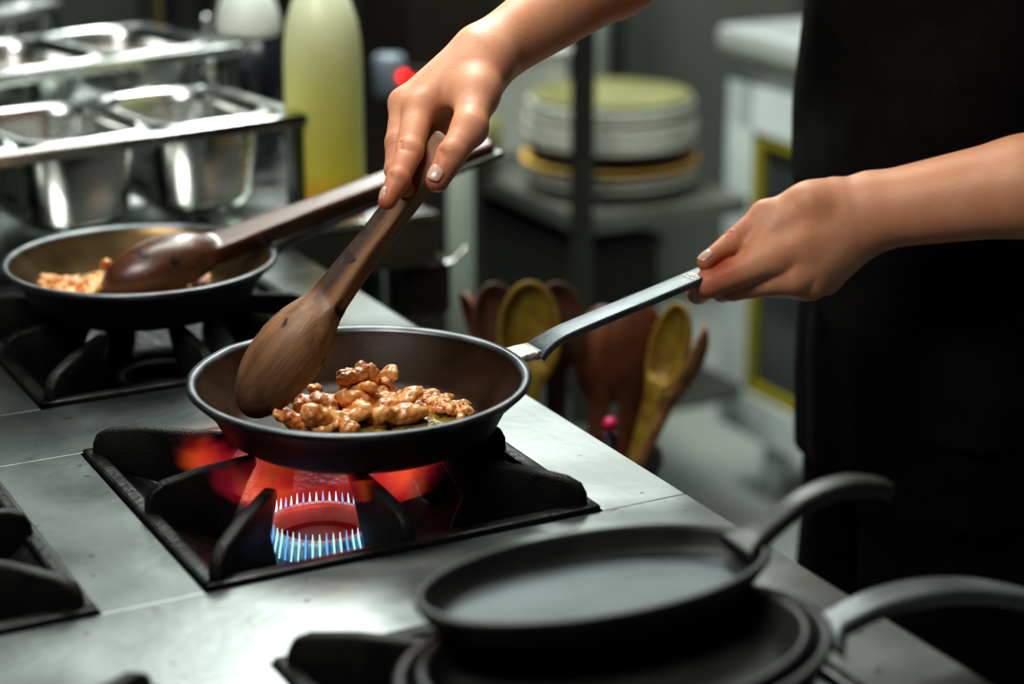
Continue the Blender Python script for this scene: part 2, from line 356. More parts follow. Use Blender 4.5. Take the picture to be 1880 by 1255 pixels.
def mesh_np(name, V, F, mats, parent=None, world=False):
    me = bpy.data.meshes.new(name)
    if world and parent is not None:
        M = np.array(parent.matrix_basis.inverted()); V = V @ M[:3, :3].T + M[:3, 3]
    me.vertices.add(len(V)); me.vertices.foreach_set('co', np.asarray(V, np.float32).ravel())
    me.loops.add(F.size); me.loops.foreach_set('vertex_index', F.astype(np.int32).ravel())
    me.polygons.add(len(F)); me.polygons.foreach_set('loop_start', np.arange(0, F.size, 4, dtype=np.int32))
    me.polygons.foreach_set('loop_total', np.full(len(F), 4, np.int32)) if False else None
    me.polygons.foreach_set('use_smooth', np.ones(len(F), bool))
    for m in (mats if isinstance(mats, (list, tuple)) else [mats]): me.materials.append(m)
    me.update(calc_edges=True); me.validate()
    bm = bmesh.new(); bm.from_mesh(me); bmesh.ops.recalc_face_normals(bm, faces=bm.faces); bm.to_mesh(me); bm.free()
    o = bpy.data.objects.new(name, me); COL.objects.link(o)
    if parent is not None: o.parent = parent
    return o

# ------------------------------------------------------------------ the room
def struct(name, mb, m):
    o = mb.build(name, m); o['kind'] = 'structure'; return o
struct('floor', MB().box((.4, 2.6, -.02), (6.4, 7.0, .04)), FLOORM)
struct('wall_back', MB().box((.4, 6.0, 1.35), (6.4, .1, 2.7)), WALLM)
struct('wall_left', MB().box((-2.75, 2.6, 1.35), (.1, 7.0, 2.7)), WALLD)
struct('wall_right', MB().box((3.55, 2.6, 1.35), (.1, 7.0, 2.7)), WALLM)
struct('ceiling', MB().box((.4, 2.6, 2.74), (6.4, 7.0, .08)), CEIL)

# ------------------------------------------------------------------ the stove
ZS = .88
stove = thing('gas_stove', 'stainless steel gas range with black burner wells under the frying pans', 'stove', W(1.3, .3, 0), AZ)
GV, GU = .5793, 1.414                       # centre of the lit grate
HV, HU = .1618, .155; PIT = .4325; CG = GV - .4174 + .3415 - 2 * HV + HV   # column to the left
CV = .3415 - HV
UE = 2.098; US0 = .40; VL = -.22; VR = .8165
rows = [GU - PIT, GU, GU + PIT]; cols = [CV, GV]
tp = MB(); GAP = .0007; T = .012
def plate(u0, u1, v0, v1, z=ZS, mb=tp, t=T):
    c = W((u0 + u1) / 2, (v0 + v1) / 2, z - t / 2); mb.box(c, (v1 - v0 - GAP, u1 - u0 - GAP, t), Matrix.Rotation(AZ, 3, 'Z'), bev=.0006)
ub = [US0] + [x for r in rows for x in (r - HU, r + HU)] + [UE]
vb = [VL, CV - HV, CV + HV, GV - HV, GV + HV, VR]
for i in range(len(ub) - 1):
    if i % 2 == 0: plate(ub[i], ub[i + 1], VL, VR)
    else:
        for j in (0, 2, 4): plate(ub[i], ub[i + 1], vb[j], vb[j + 1])
tp.build('top_plate', STEEL, stove, world=True)
R3 = Matrix.Rotation(AZ, 3, 'Z')
fr = MB(); fr.box(W((US0 + UE) / 2, VR - .004, ZS - .012 - .05), (.008, UE - US0, .1), R3, bev=.002)
fr.build('front_apron', STEELD, stove, world=True)
bd = MB(); bd.box(W((US0 + UE) / 2, VR - .03, .42), (.02, UE - US0, .70), R3); bd.box(W((US0 + UE) / 2, VL + .03, .44), (.02, UE - US0, .85), R3)
bd.box(W(US0 + .02, (VL + VR) / 2, .44), (VR - VL - .1, .02, .85), R3); bd.box(W(UE - .02, (VL + VR) / 2, .44), (VR - VL - .1, .02, .85), R3)
bd.build('body', BLACKM, stove, world=True)
tr = MB(); tr.box(W((US0 + UE) / 2, (VL + VR) / 2, ZS - .095), (VR - VL - .09, UE - US0 - .07, .006), R3); tr.build('drip_tray', BLACKM, stove, world=True)

# ---- burners
def make_burner(lit):
    b = thing('gas_burner', '', 'burner', (0, 0, 0), AZ)
    z0 = -.035
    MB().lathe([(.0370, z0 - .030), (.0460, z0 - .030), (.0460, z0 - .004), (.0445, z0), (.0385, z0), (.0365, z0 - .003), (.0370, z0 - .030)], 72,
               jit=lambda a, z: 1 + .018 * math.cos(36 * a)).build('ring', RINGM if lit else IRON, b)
    MB().lathe([(0, z0 - .013), (.02, z0 - .0125), (.038, z0 - .015)], 48).build('inner_plate', REDLIT if lit else IRON, b)
    MB().lathe([(.050, z0 - .052), (.052, z0 - .030), (.044, z0 - .028), (.044, z0 - .05)], 40).build('base', IRON, b)
    return b
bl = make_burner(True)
for k in range(52):
    a = 2 * PI * (k + .5) / 52; ca, sa = math.cos(a), math.sin(a); h = random.uniform(.85, 1.15)
    pts = [(.0515, -.059), (.0500, -.051), (.0478, -.042), (.0455, -.0335), (.0450, -.0265 + .005 * (h - 1))]
    m = MB(); m.tube([(r * ca, r * sa, z) for r, z in pts], [.0003, .0007, .0008, .0010, .0003], 8)
    m.build('flame_jet', JETW if k % 3 else JETB, bl)
fl = MB(); fl.lathe([(.030, -.044), (.047, -.034), (.060, -.015), (.082, .006), (.112, .022), (.117, .032), (.110, .038), (.101, .034), (.095, .0325), (.06, .0325), (.02, .0325), (.0, .0325)], 40,
                     jit=lambda a, z: 1 + .10 * math.sin(5 * a + 1) * (z > -.02))
fl.lathe([(0, -.044), (.030, -.044)], 40)
fo = fl.build('flame', flame_vol('gas_flame_glow', 3.1, 13.), bl); fo['label'] = 'red orange and purple gas flame'
bl['label'] = 'lit gas burner ring with blue jets and red flame under the middle pan'
bl.location = Vector(W(GU + .004, GV - .009, ZS))
bo = make_burner(False); bo['label'] = 'unlit dark burner ring below the farther frying pan'; bo.location = Vector(W(GU + PIT - .01, GV - .004, ZS))
for (rr, cc, lab) in ((GU - PIT, GV, 'burner under the stacked skillets at the front of the stove'), (GU, CV, 'burner in the well at the left edge beside the lit one')):
    b2 = copy_tree(bo); b2.location = Vector(W(rr, cc, ZS)); b2['label'] = lab
def ff(a, b, t): return a + (b - a) * t
# ---- grates
def make_grate():
    g = thing('burner_grate', '', 'grate', (0, 0, 0), AZ)
    f = MB()
    for s in (-1, 1):
        f.box((0, s * (HU - .0075), -.001), (2 * HV - .002, .013, .011), bev=.003); f.box((s * (HV - .0075), 0, -.001), (.013, 2 * HU - .002, .011), bev=.003)
    f.build('frame', IRONG, g)
    d = MB(); n = 96; rings = []
    for t in (0, .1, .35, .7, 1.0):
        ring = []
        for i in range(n):
            a = 2 * PI * i / n; c, s = math.cos(a), math.sin(a)
            sq = min((HV - .012) / max(abs(c), 1e-6), (HU - .012) / max(abs(s), 1e-6)); r = ff(sq, .062, t)
            ring.append((r * c, r * s, ff(-.003, -.050, t ** .8)))
        rings.append(ring)
    d.v = [p for r in rings for p in r]
    for j in range(len(rings) - 1):
        for i in range(n): d.f.append([j * n + i, j * n + (i + 1) % n, (j + 1) * n + (i + 1) % n, (j + 1) * n + i]); d.m.append(0); d.sm.append(True)
    o = d.build('spill_bowl', IRONG, g); md = o.modifiers.new('thick', 'SOLIDIFY'); md.thickness = .003
    for k in range(8):
        a = k * PI / 4; corner = k % 2
        R = (.211 if corner else (.148 if k % 4 else .156)); ri = (.012 if k == 3 else .042) if corner else 0.; ox, oy = -.010, .004; c, s = math.cos(a), math.sin(a)
        if corner: a = math.atan2(HU * s, HV * c); c, s = math.cos(a), math.sin(a)
        prof = [(R, -.004), (R - .001, .012), (R - .005, .020), (R - .016, .0255), (R - .05, .0305), (.072 + ri, .0325), (.060 + ri, .033), (.057 + ri, .031), (.058 + ri, .026), (.066 + ri, .014), (.073 + ri, .0), (.082 + ri * .6, -.018), (.087 + ri * .4, -.034), (.11, -.030), (.14, -.018)]
        if not corner: prof = prof[:-1] + [(.135, -.014)]
        bm = bmesh.new(); th = .0058
        A = [bm.verts.new((r * c - w * s + ox * (1 - r / R), r * s + w * c + oy * (1 - r / R), z)) for w in (-th, th) for r, z in prof]; m = len(prof)
        bm.faces.new(A[:m]); bm.faces.new(A[m:][::-1])
        for i in range(m): j = (i + 1) % m; bm.faces.new((A[i], A[m + i], A[m + j], A[j]))
        bmesh.ops.recalc_face_normals(bm, faces=bm.faces)
        bmesh.ops.bevel(bm, geom=[e for e in bm.edges if e.calc_face_angle(0) > .9], offset=.0028, segments=2, profile=.5, affect='EDGES')
        bm.verts.index_update()
        q = MB(); q.add([v.co for v in bm.verts], [[v.index for v in fc.verts] for fc in bm.faces], 0, True); bm.free()
        q.build('finger', IRON, g)
    return g
gr = make_grate(); gr.location = Vector(W(GU, GV, ZS)); gr['label'] = 'black cast iron burner grate over the lit flame, under the middle pan'
for (rr, cc, lab) in ((GU + PIT, GV, 'black burner grate under the farther frying pan'), (GU - PIT, GV, 'black burner grate under the stacked cast iron skillets'),
                      (GU, CV, 'empty black burner grate cut off by the left edge of the photo'), (GU - PIT, CV, 'burner grate of which only a finger tip shows at the bottom edge'),
                      ):
    g2 = copy_tree(gr); g2.location = Vector(W(rr, cc, ZS)); g2['label'] = lab
for o in list(COL.objects):
    if o.get('category') == 'grate': o['group'] = 'cast iron burner grates'

# ------------------------------------------------------------------ frying pans
def make_pan(label, cx, cy, R, base, rim, hp_px, az, inmat, hmat, hw, notch=None):
    t = thing('frying_pan', label, 'frying pan', (cx, cy, base)); h = rim - base
    rb = R * .73; th = .0035
    prof = [(0, 0), (rb * .9, 0), (rb, .0015), (rb + .010, .008), (R - .018, h * .56), (R - .004, h - .007), (R, h - .003), (R, h), (R - .006, h + .0005), (R - .0085, h - .003),
            (R - .012, h - .010), (R - .026, h * .55), (rb + .002, .0105), (rb - .006, .0055), (rb * .85, .0045), (0, .0045)]
    mis = [0, 0, 0, 0, 0, 1, 1, 1, 1, 2, 2, 2, 2, 2, 2]
    jit = None
    if notch is not None:
        jit = lambda a, z: 1 + (.014 * math.exp(-((((a - notch + PI) % (2 * PI)) - PI) / .10) ** 2) if z > h * .5 else 0) + .003 * math.sin(3 * a + .5)
    MB().lathe(prof, 128, mis=mis, jit=jit).build('pan_body', [PANOUT, PANRIM, inmat], t)
    P0 = np.array([cx, cy, 0.]); pts = [onv(x, y, P0, az) for x, y in hp_px]
    path = spline(pts, 6); n = len(path); secs = []
    for i in range(n):
        q = i / (n - 1); w = hw * (ff(1.35, 1., min(1, q * 5)) if q < .2 else ff(1., .92, q)); secs.append(rsec(w, .0065, .0022))
    MB().sweep(path, secs).build('handle', hmat, t, world=True)
    ca, sa = math.cos(az), math.sin(az); zr = rim
    p0 = np.array([cx + (R - .001) * ca, cy + (R - .001) * sa, zr - .006]); p1 = pts[0] + (pts[1] - pts[0]) * .2
    MB().sweep(spline([p0 - (0, 0, .012), p0, p1 + np.array([0, 0, .0015])], 4), rsec(hw * 1.12, .0075, .003)).build('weld_joint', WELD, t, world=True)['label'] = 'silvery worn weld'
    return t, pts
PC = np.array([-.123, 1.548]); PR = .1385; PB, PRIM = ZS + .0335, .960
HAZ = math.radians(28)
pan, hp = make_pan('black frying pan of chicken on the lit burner, its steel handle held by the hand', PC[0], PC[1], PR, PB, PRIM,
                   [(978, 650), (996, 634), (1030, 613), (1090, 587), (1190, 546), (1290, 504), (1350, 478), (1402, 456)], HAZ, PANIN, HANDLE, .0265, notch=math.radians(146))
# stamp on the handle near the thumb
st = MB(); hd = (hp[5] - hp[4]) / np.linalg.norm(hp[5] - hp[4]); hs = np.cross(hd, [0, 0, 1]); hs /= np.linalg.norm(hs); hn = np.cross(hs, hd)
sp = hp[5] - hd * .010 + hn * .0034
Rh = Matrix((hs, hd, hn)).transposed()
st.box(sp - hd * .0048, (.0165, .0012, .0006), Rh)
for k, x in enumerate((-.006, -.0035, -.0015, .001, .0035, .006)): st.box(sp + hs * x + hd * .0008 * (k % 2), (.0011, .0062 - .0015 * (k % 2), .0006), Rh @ Matrix.Rotation((-.3, .3)[k % 2], 3, 'Z'))
so = st.build('maker_stamp', WELD, pan, world=True); so['label'] = 'small bright stamped mark on the handle'
FC = np.array([-.362, 1.907])
pan2, hp2 = make_pan('darker frying pan with a spoon resting in it, on the farther burner', FC[0], FC[1], .133, PB, .960,
                     [(494, 463), (515, 448), (545, 432), (600, 408), (700, 366), (800, 326), (880, 294), (918, 279)], math.radians(27), PANIN2, HANDLED, .021)
fz = PB + .0052
def oil(name, label, cx, cy, r, sx, sy, rot, m, seed):
    t = MB(); prof = [(0, .0012), (r * .6, .0012), (r * .95, .0009), (r, .0)]
    t.lathe(prof, 64, (0, 0, 0), sx=sx, sy=sy, rot=rot, jit=lambda a, z: 1 + .07 * math.sin(3 * a + seed) + .05 * math.sin(5 * a + 2 * seed))
    o = t.build(name, m); o.location = (cx, cy, fz - .0004); return tag(o, label, 'sauce', None, 'stuff')
oil('cooking_oil', 'yellow brown oil pooled around the chicken in the middle pan', PC[0] + .012, PC[1] - .006, .084, 1, 1, 0, OIL, 1.0)
oil('cooking_oil', 'pale shiny oil in the farther frying pan', FC[0] + .01, FC[1] - .005, .074, 1, 1, 0, OIL2, 2.2)

# ------------------------------------------------------------------ chicken
protos = []
for k in range(9):
    r_ = np.random.default_rng(20 + k); L = r_.uniform(.008, .017); n = r_.integers(3, 6); pr = []
    for i in range(n):
        t = i / (n - 1) - .5
        c = np.array([t * 2 * L, math.sin(t * 3 + k) * .005, 0]) + r_.uniform(-.003, .003, 3)
        pr.append(ell(c, r_.uniform(.0060, .0105, 3) * np.array([1.25, 1, .85])))
    if k % 3 == 0: pr.append(rc((L * .3, .002, .004), (L * .6, .010, .006), .0045, .0025))
    fr_ = r_.uniform(0, 6, 6)
    def f(p, pr=pr, q=fr_):
        d = union(p, pr, .0045)
        return d + .0009 * np.sin(p[:, 0] * 620 + q[0]) * np.sin(p[:, 1] * 540 + q[1]) * np.sin(p[:, 2] * 580 + q[2]) + .0008 * np.sin(p[:, 0] * 300 + q[3] + p[:, 1] * 240)
    V, F = sdf_mesh(f, (-.036,) * 3, (.036,) * 3, .0011)
    me = mesh_np('chicken_piece', V, F, CHIK if k % 4 else CHIKD); protos.append(me); 
first = set()
def chick(P, size, k, label, group, rot=None):
    k %= 9
    if k not in first: o = protos[k]; first.add(k)
    else: o = protos[k].copy(); COL.objects.link(o)
    o.location = Vector([float(q) for q in P]); o.scale = (size,) * 3
    o.rotation_euler = rot if rot else (random.uniform(-.5, .5), random.uniform(-.5, .5), random.uniform(0, 6.28))
    tag(o, label, 'chicken', group); return o
LB = 'browned chicken piece in the main heap in the middle pan'; GB = 'chicken pieces heaped in the middle pan'
big = [(560, 740, 1.0, 0), (585, 758, 1.35, 1), (600, 745, 1.0, 2), (625, 768, 1.1, 3), (640, 772, .9, 4), (612, 738, .9, 5), (630, 727, .75, 0), (655, 745, 1.15, 6), (690, 735, 1.3, 7), (715, 742, 1.2, 8),
       (738, 757, 1.1, 3), (668, 724, .8, 2), (575, 730, .7, 8), (700, 722, .85, 4), (722, 728, .8, 6), (650, 758, .8, 1)]
for i, (x, y, s, k) in enumerate(big): chick(onz(x, y + 4, fz + .008 * s), s * .92, k, LB, GB)
LT = 'chicken piece on the top of the heap in the middle pan'; GT = 'chicken pieces topping the heap'
for (x, y, z, s, k, rot) in ((655, 690, .030, 1.0, 0, (.3, .1, .4)), (648, 700, .024, .8, 2, (1.2, .4, 1)), (668, 716, .018, 1.0, 1, (.2, .5, 1.6)), (684, 688, .028, .62, 5, (0, 1.3, .3)), (700, 704, .020, .95, 7, (.2, -.5, .5)),
                              (690, 716, .014, .8, 8, (0, .2, 2)), (662, 730, .010, .85, 4, (.1, 0, .3)), (708, 720, .010, .8, 6, (0, .9, 1.2)), (640, 716, .012, .7, 3, (.2, 0, 2.2))):
    chick(onz(x, y, fz + z), s * .92, k, LT, GT, rot)
LS = 'small chicken scrap trailing from the heap toward the pan handle'; GS = 'small chicken scraps beside the heap'
for i in range(30):
    t = random.random(); x = ff(752, 858, t) + random.uniform(-6, 6); y = ff(722, 752, t) + random.uniform(-9, 9)
    chick(onz(x, y, fz + .0035), random.uniform(.30, .55), i, LS, GS)
for (x, y, s) in ((745, 738, .7), (768, 728, .65), (800, 733, .6), (782, 743, .55), (838, 748, .6), (812, 748, .55)): chick(onz(x, y, fz + .005), s, int(x), LS, GS)
chick(onz(538, 771, fz + .008), .9, 4, 'lone chicken piece at the near rim beside the spoon tip', None); chick(onz(577, 712, fz + .006), .5, 2, 'small chicken piece just behind the spoon in the middle pan', None)
chick(onz(398, 748, fz + .012), .35, 5, 'tiny chicken crumb at the left wall of the middle pan', None)
LF = 'chicken piece in the farther pan, left of the spoon'; GF = 'chicken pieces in the farther pan'
for i, (x, y) in enumerate(((84, 528), (100, 521), (116, 530), (130, 522), (145, 531), (160, 520), (174, 527), (185, 516), (150, 519), (108, 537), (135, 538), (165, 536))): chick(onz(x, y, fz + .006), random.uniform(.65, .95), i, LF, GF)
chick(onz(204, 502, fz + .020), .8, 0, 'chicken piece perched upright behind the far spoon bowl', None, (0, 1.3, 0))
for i, (x, y) in enumerate(((345, 522), (362, 515), (376, 518), (356, 526))): chick(onz(x, y, fz + .005), .7, i + 2, 'chicken piece in the farther pan, right of the spoon bowl', 'chicken right of the far spoon')

# ------------------------------------------------------------------ wooden spoons
def spoon_mesh(L, bl, bw, bd, hw, ht, h=.0016, bend=0.):
    """local: +y from handle end to the tip, +z out of the hollow side"""
    yb = L - bl / 2
    oc, orr = np.array([0, yb, .002]), np.array([bw / 2, bl / 2, bd]); ic, ir = np.array([0, yb + .002, .006]), np.array([bw / 2 - .0050, bl / 2 - .007, bd])
    ny = yb - bl * .40
    def f(p):
        o = prim(p, ('e', oc, orr, np.eye(3))); i_ = prim(p, ('e', ic, ir, np.eye(3)))
        b = np.maximum(np.maximum(o, p[:, 2] - .002), -i_)
        y = np.clip(p[:, 1], .008, ny + .006); t = y / ny
        w = hw / 2 * np.interp(t, [0, .25, .6, .85, 1], [1, 1.0, .93, 1.15, 1.32]); z0 = bend * np.sin(t * PI) - .002
        q = np.stack([np.abs(p[:, 0]) - w + .004, np.abs(p[:, 1] - y), np.abs(p[:, 2] - z0) - ht / 2 + .004], 1)
        hd_ = np.sqrt((np.maximum(q, 0) ** 2).sum(1)) + np.minimum(np.maximum(q[:, 0], q[:, 2]), 0) * (np.abs(p[:, 1] - y) < 1e-9) - .004
        return smin(b, hd_, .007)
    m = max(bw / 2, .02) + .006
    return sdf_mesh(f, (-m, -.01, -bd - .014), (m, L + .008, .03), h, 16)
def frame_from(y, z):
    y = np.array(y, float); y /= np.linalg.norm(y); z = np.array(z, float); z -= y * (z @ y); z /= np.linalg.norm(z)
    return np.stack([np.cross(y, z), y, z], 1)
def place_spoon(name, label, L, tip, end, nz, bl, bw, bd, hw, ht, m, bend=0.):
    tip = np.array(tip); end = np.array(end); R = frame_from(tip - end, nz)
    V, F = spoon_mesh(L, bl, bw, bd, hw, ht, bend=bend); V = V - np.array([0, L, 0])
    o = mesh_np(name, V, F, m); M = Matrix.Identity(4)
    for r in range(3):
        for c in range(3): M[r][c] = R[r, c]
    M.translation = Vector([float(q) for q in tip]); o.matrix_basis = M
    return tag(o, label, 'spoon')
tipA = onz(447, 760, fz + .010); endA = dep(793, 304, 1.622); dA = (endA - tipA) / np.linalg.norm(endA - tipA)
LA = np.linalg.norm(endA - tipA) + .030
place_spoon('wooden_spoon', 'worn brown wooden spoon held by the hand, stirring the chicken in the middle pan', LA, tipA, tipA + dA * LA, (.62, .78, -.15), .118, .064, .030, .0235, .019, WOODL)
tipB = onz(188, 536, fz + .014); endB = onv(905, 268, np.array([FC[0], FC[1] + .012, 0]), math.radians(27))
LBs = np.linalg.norm(endB - tipB)
place_spoon('wooden_spoon', 'dark red brown wooden spoon resting across the farther pan and its handle', LBs, tipB, endB, (.45, .65, -.75), .125, .068, .034, .024, .021, WOODD)

# ------------------------------------------------------------------ skillets at the front
def make_skillet(label, u, v, a, b, base, h, hp_px, hw, azo=0., floor=True, hole=None, hm=None):
    az = AZ + azo; c = W(u, v, base); t = thing('cast_iron_skillet', label, 'skillet', c, az)
    k = .0045
    prof = [(0, 0), (.86, 0), (.90, .002), (.985, h * .7), (1.0, h - .004), (1.0, h), (.955, h + .0006), (.945, h - .003), (.90, .010), (.86, .0052), (.80, .0045), (0, .0045)]
    MB().lathe([(r * a, z) for r, z in prof], 120, mis=[0] * 9 + [1 if floor else 0] * 2, sy=b / a).build('pan_body', [SKIL, SKILF], t)
    if hp_px:
        pts = [onv(x, y, c, az) for x, y in hp_px]; path = spline(pts, 6); n = len(path); secs = []
        for i in range(n):
            q = i / (n - 1); w = hw * (1 + 1.35 * max(0, 1 - q * 3.6) ** 2) * (1 + .12 * math.sin(max(0, q - .3) * 4)); secs.append(rsec(w, .011 if q > .1 else ff(.008, .011, q * 10), .0042, 4))
        MB().sweep(path, secs).build('handle', hm or SKILH, t, world=True)
        if hole:
            p = np.array(onv(hole[0], hole[1], c, az)); 
    return t
make_skillet('small oval cast iron skillet on top of the stack at the front', 0.992, .580, .1195, .0615, .9475, .0215,
             [(1352, 1008), (1385, 990), (1420, 962), (1462, 928), (1510, 903), (1560, 890), (1605, 892), (1626, 897)], .0175, azo=-.04, hm=SKIL)
make_skillet('large cast iron skillet at the bottom of the stack, long handle at lower right', .935, .562, .140, .094, ZS + .0335, .030,
             [(1502, 1172), (1524, 1152), (1540, 1142), (1600, 1112), (1680, 1090), (1770, 1083), (1860, 1094), (1960, 1120)], .0245, floor=False)
make_skillet('middle cast iron skillet nested in the stack, only its dark rim showing', .937, .563, .1265, .083, ZS + .0335 + .0075, .0255, None, 0, floor=False)

# ------------------------------------------------------------------ back counter, racks and bottles
ctr = thing('steel_counter', 'stainless steel counter behind the stove carrying racks and bottles', 'counter', W(2.5, .3, 0), AZ)
CU0, CU1, CVR, CVL, CZ = 2.10, 3.22, 1.003, -.9, .90
MB().box(W((CU0 + CU1) / 2, (CVL + CVR) / 2, CZ - .004), (CVR - CVL, CU1 - CU0, .008), R3, bev=.002).build('counter_top', STEEL2, ctr, world=True)
MB().box(W(CU0 + .010, (CVL + CVR) / 2, CZ - .037), (CVR - CVL, .012, .056), R3, bev=.002).box(W((CU0 + CU1) / 2, CVR - .010, CZ - .037), (.012, CU1 - CU0 - .04, .056), R3).build('apron', STEELD, ctr, world=True)
for (u, v) in ((CU0 + .12, CVR + .012), (CU1 - .05, CVR - .04), (CU0 + .05, CVL + .05), (CU1 - .05, CVL + .05)):
    vv = v if v < CVR else CVR - .04
    MB().tube([W(u, vv, 0), W(u, vv, CZ - .01)], .022, 20).build('leg', PIPE, ctr, world=True)
MB().box(W(2.66, .05, .28), (1.8, 1.0, .012), R3).build('under_shelf', BLACKM, ctr, world=True)
# boxy control unit hanging below the counter
cb = thing('control_box', 'small dark brown box with a hooked wire under the steel counter', 'box', onz(770, 575, .70), AZ)
bc = dep(768, 520, 2.46)
MB().box(bc, (.058, .05, .070), R3, bev=.004).build('case', BLACKM, cb, world=True)
MB().box(bc + VS * .004 - US * .026 + np.array([0, 0, .0]), (.052, .004, .060), R3, bev=.002).box(bc + VS * -.002 - US * .029, (.034, .003, .040), R3, mi=1).build('panel', [BROWNB, BLACKM], cb, world=True)
wp = [dep(x, y, 2.44) for x, y in ((780, 455), (795, 462), (806, 472), (818, 482), (832, 478), (845, 466), (856, 455))]
MB().tube(spline(wp, 4), .0032, 8).build('hook', STEEL2, cb, world=True)

def inset_pan(mb, c, sx, sy, d, R, rad=.046, th=.0015, lip=.010):
    """rounded-rectangle food container hanging from its lip; c at the lip centre"""
    def rr(hx, hy, r, z, n=7):
        out = []
        for qx, qy, a0 in ((1, 1, 0), (-1, 1, PI / 2), (-1, -1, PI), (1, -1, 1.5 * PI)):
            for k in range(n): a = a0 + PI / 2 * k / (n - 1); out.append(Vector((qx * (hx - r) + r * math.cos(a), qy * (hy - r) + r * math.sin(a), z)))
        return out
    L_ = [rr(sx / 2, sy / 2, rad * .6, 0), rr(sx / 2 - lip * .6, sy / 2 - lip * .6, rad, .0022), rr(sx / 2 - lip, sy / 2 - lip, rad, -.001), rr(sx / 2 - lip - .002, sy / 2 - lip - .002, rad, -.012),
          rr(sx / 2 - lip - .010, sy / 2 - lip - .010, rad, -d + .012), rr(sx / 2 - lip - .018, sy / 2 - lip - .018, rad * .8, -d + .002), rr(sx / 2 - .06, sy / 2 - .06, .006, -d)]
    n = len(L_[0]); b = len(mb.v)
    for r in L_: mb.v += [tuple(Vector(c) + R @ p) for p in r]
    for j in range(len(L_) - 1):
        for i in range(n): mb.f.append([b + j * n + i, b + j * n + (i + 1) % n, b + (j + 1) * n + (i + 1) % n, b + (j + 1) * n + i]); mb.m.append(0); mb.sm.append(True)
    mb.f.append([b + (len(L_) - 1) * n + i for i in range(n)]); mb.m.append(0); mb.sm.append(False)
    return mb
def make_rack(label, corner, left, z, depth, zb, wid, pans, group, legs=True):
    """corner: right front end of the top rail; left: another point of that rail"""
    corner = np.array(corner); left = np.array(left); ax = left - corner; ax[2] = 0; ax /= np.linalg.norm(ax); bx = np.array([ax[1], -ax[0], 0])
    if bx[1] < 0: bx = -bx
    t = thing('container_rack', label, 'rack', (corner[0], corner[1], zb)); ang = math.atan2(-ax[1], -ax[0]); R = Matrix.Rotation(ang, 3, 'Z')
    T0 = lambda a, b, zz: corner * np.array([1, 1, 0]) + ax * a + bx * b + np.array([0, 0, zz])
    m = MB(); m.box(T0(wid / 2, .008, z - .007), (wid, .022, .014), R, bev=.003); m.box(T0(wid / 2, depth - .008, z - .007), (wid, .016, .014), R, bev=.003)
    m.box(T0(.006, depth / 2, z - .007), (.022, depth, .014), R, bev=.003); m.box(T0(wid - .006, depth / 2, z - .007), (.012, depth, .014), R, bev=.003)
    a = .026
    for (w, *_r) in pans[:-1]: a += w; m.box(T0(a + .004, depth / 2, z - .009), (.016, depth - .02, .012), R, bev=.002); a += .008
    m.build('top_frame', STEEL2, t, world=True)
    for (a_, b_) in ((.010, .012), (.010, depth - .012), (wid - .01, .012), (wid - .01, depth - .012)):
        MB().box(T0(a_, b_, (z - .014 + zb) / 2), (.018, .020, z - .014 - zb), R, bev=.002).build('leg', STEELD, t, world=True)
    a = .026
    for i, (w, dd, lab, food, fd) in enumerate(pans):
        c = T0(a + w / 2, depth / 2 + .004, z + .0055)
        p = thing('food_container', lab, 'container', (c[0], c[1], z - dd), ang, group)
        o = inset_pan(MB(), (0, 0, dd + .0005), w + .006, depth - .020, dd, Matrix.Identity(3)).build('pan_body', STEEL2, p); md = o.modifiers.new('thick', 'SOLIDIFY'); md.thickness = .0014; md.offset = -1
        if food is not None:
            MB().lathe([(0, dd - fd + .006), (w * .25, dd - fd + .004), (w * .43, dd - fd)], 40, sy=(depth - .056) / (w * .86)).build('food', food, p)
        a += w + .008
    return t, T0
zr1 = 1.02; zr2 = 1.055
r1, T1 = make_rack('front stainless steel rack holding deep food containers, beside the tall bottle', onz(565, 207, zr1), onz(0, 286, zr1), zr1, .235, CZ, .56,
                   [(.150, .108, 'deep steel food container at the right end of the front rack', FOODG, .085), (.150, .108, 'deep steel food container in the front rack, second from its right end', FOODG, .080), (.15, .108, 'steel food container of the front rack past the left edge', None, 0)], 'containers in the front rack')
r2, T2 = make_rack('rear stainless steel rack of shallow containers, standing behind the front one', onz(440, 80, zr2), onz(0, 138, zr2), zr2, .235, CZ, .62,
                   [(.145, .06, 'dark filled container at the right end of the rear rack', FOODB, .020), (.150, .06, 'brown filled container in the rear rack, second from its right end', FOODB, .022), (.15, .06, 'yellow filled container of the rear rack at the left edge', FOODY, .018)], 'containers in the rear rack')
zr3 = 1.066
r3, T3 = make_rack('third steel rack furthest back, only its rail end at the upper left corner', onz(110, 3, zr3), onz(0, 26, zr3), zr3, .20, CZ, .40,
                   [(.14, .06, 'container in the third rack hidden behind its rail', FOODB, .03), (.14, .06, 'container of the third rack at the photo corner', FOODB, .03)], 'containers in the third rack')
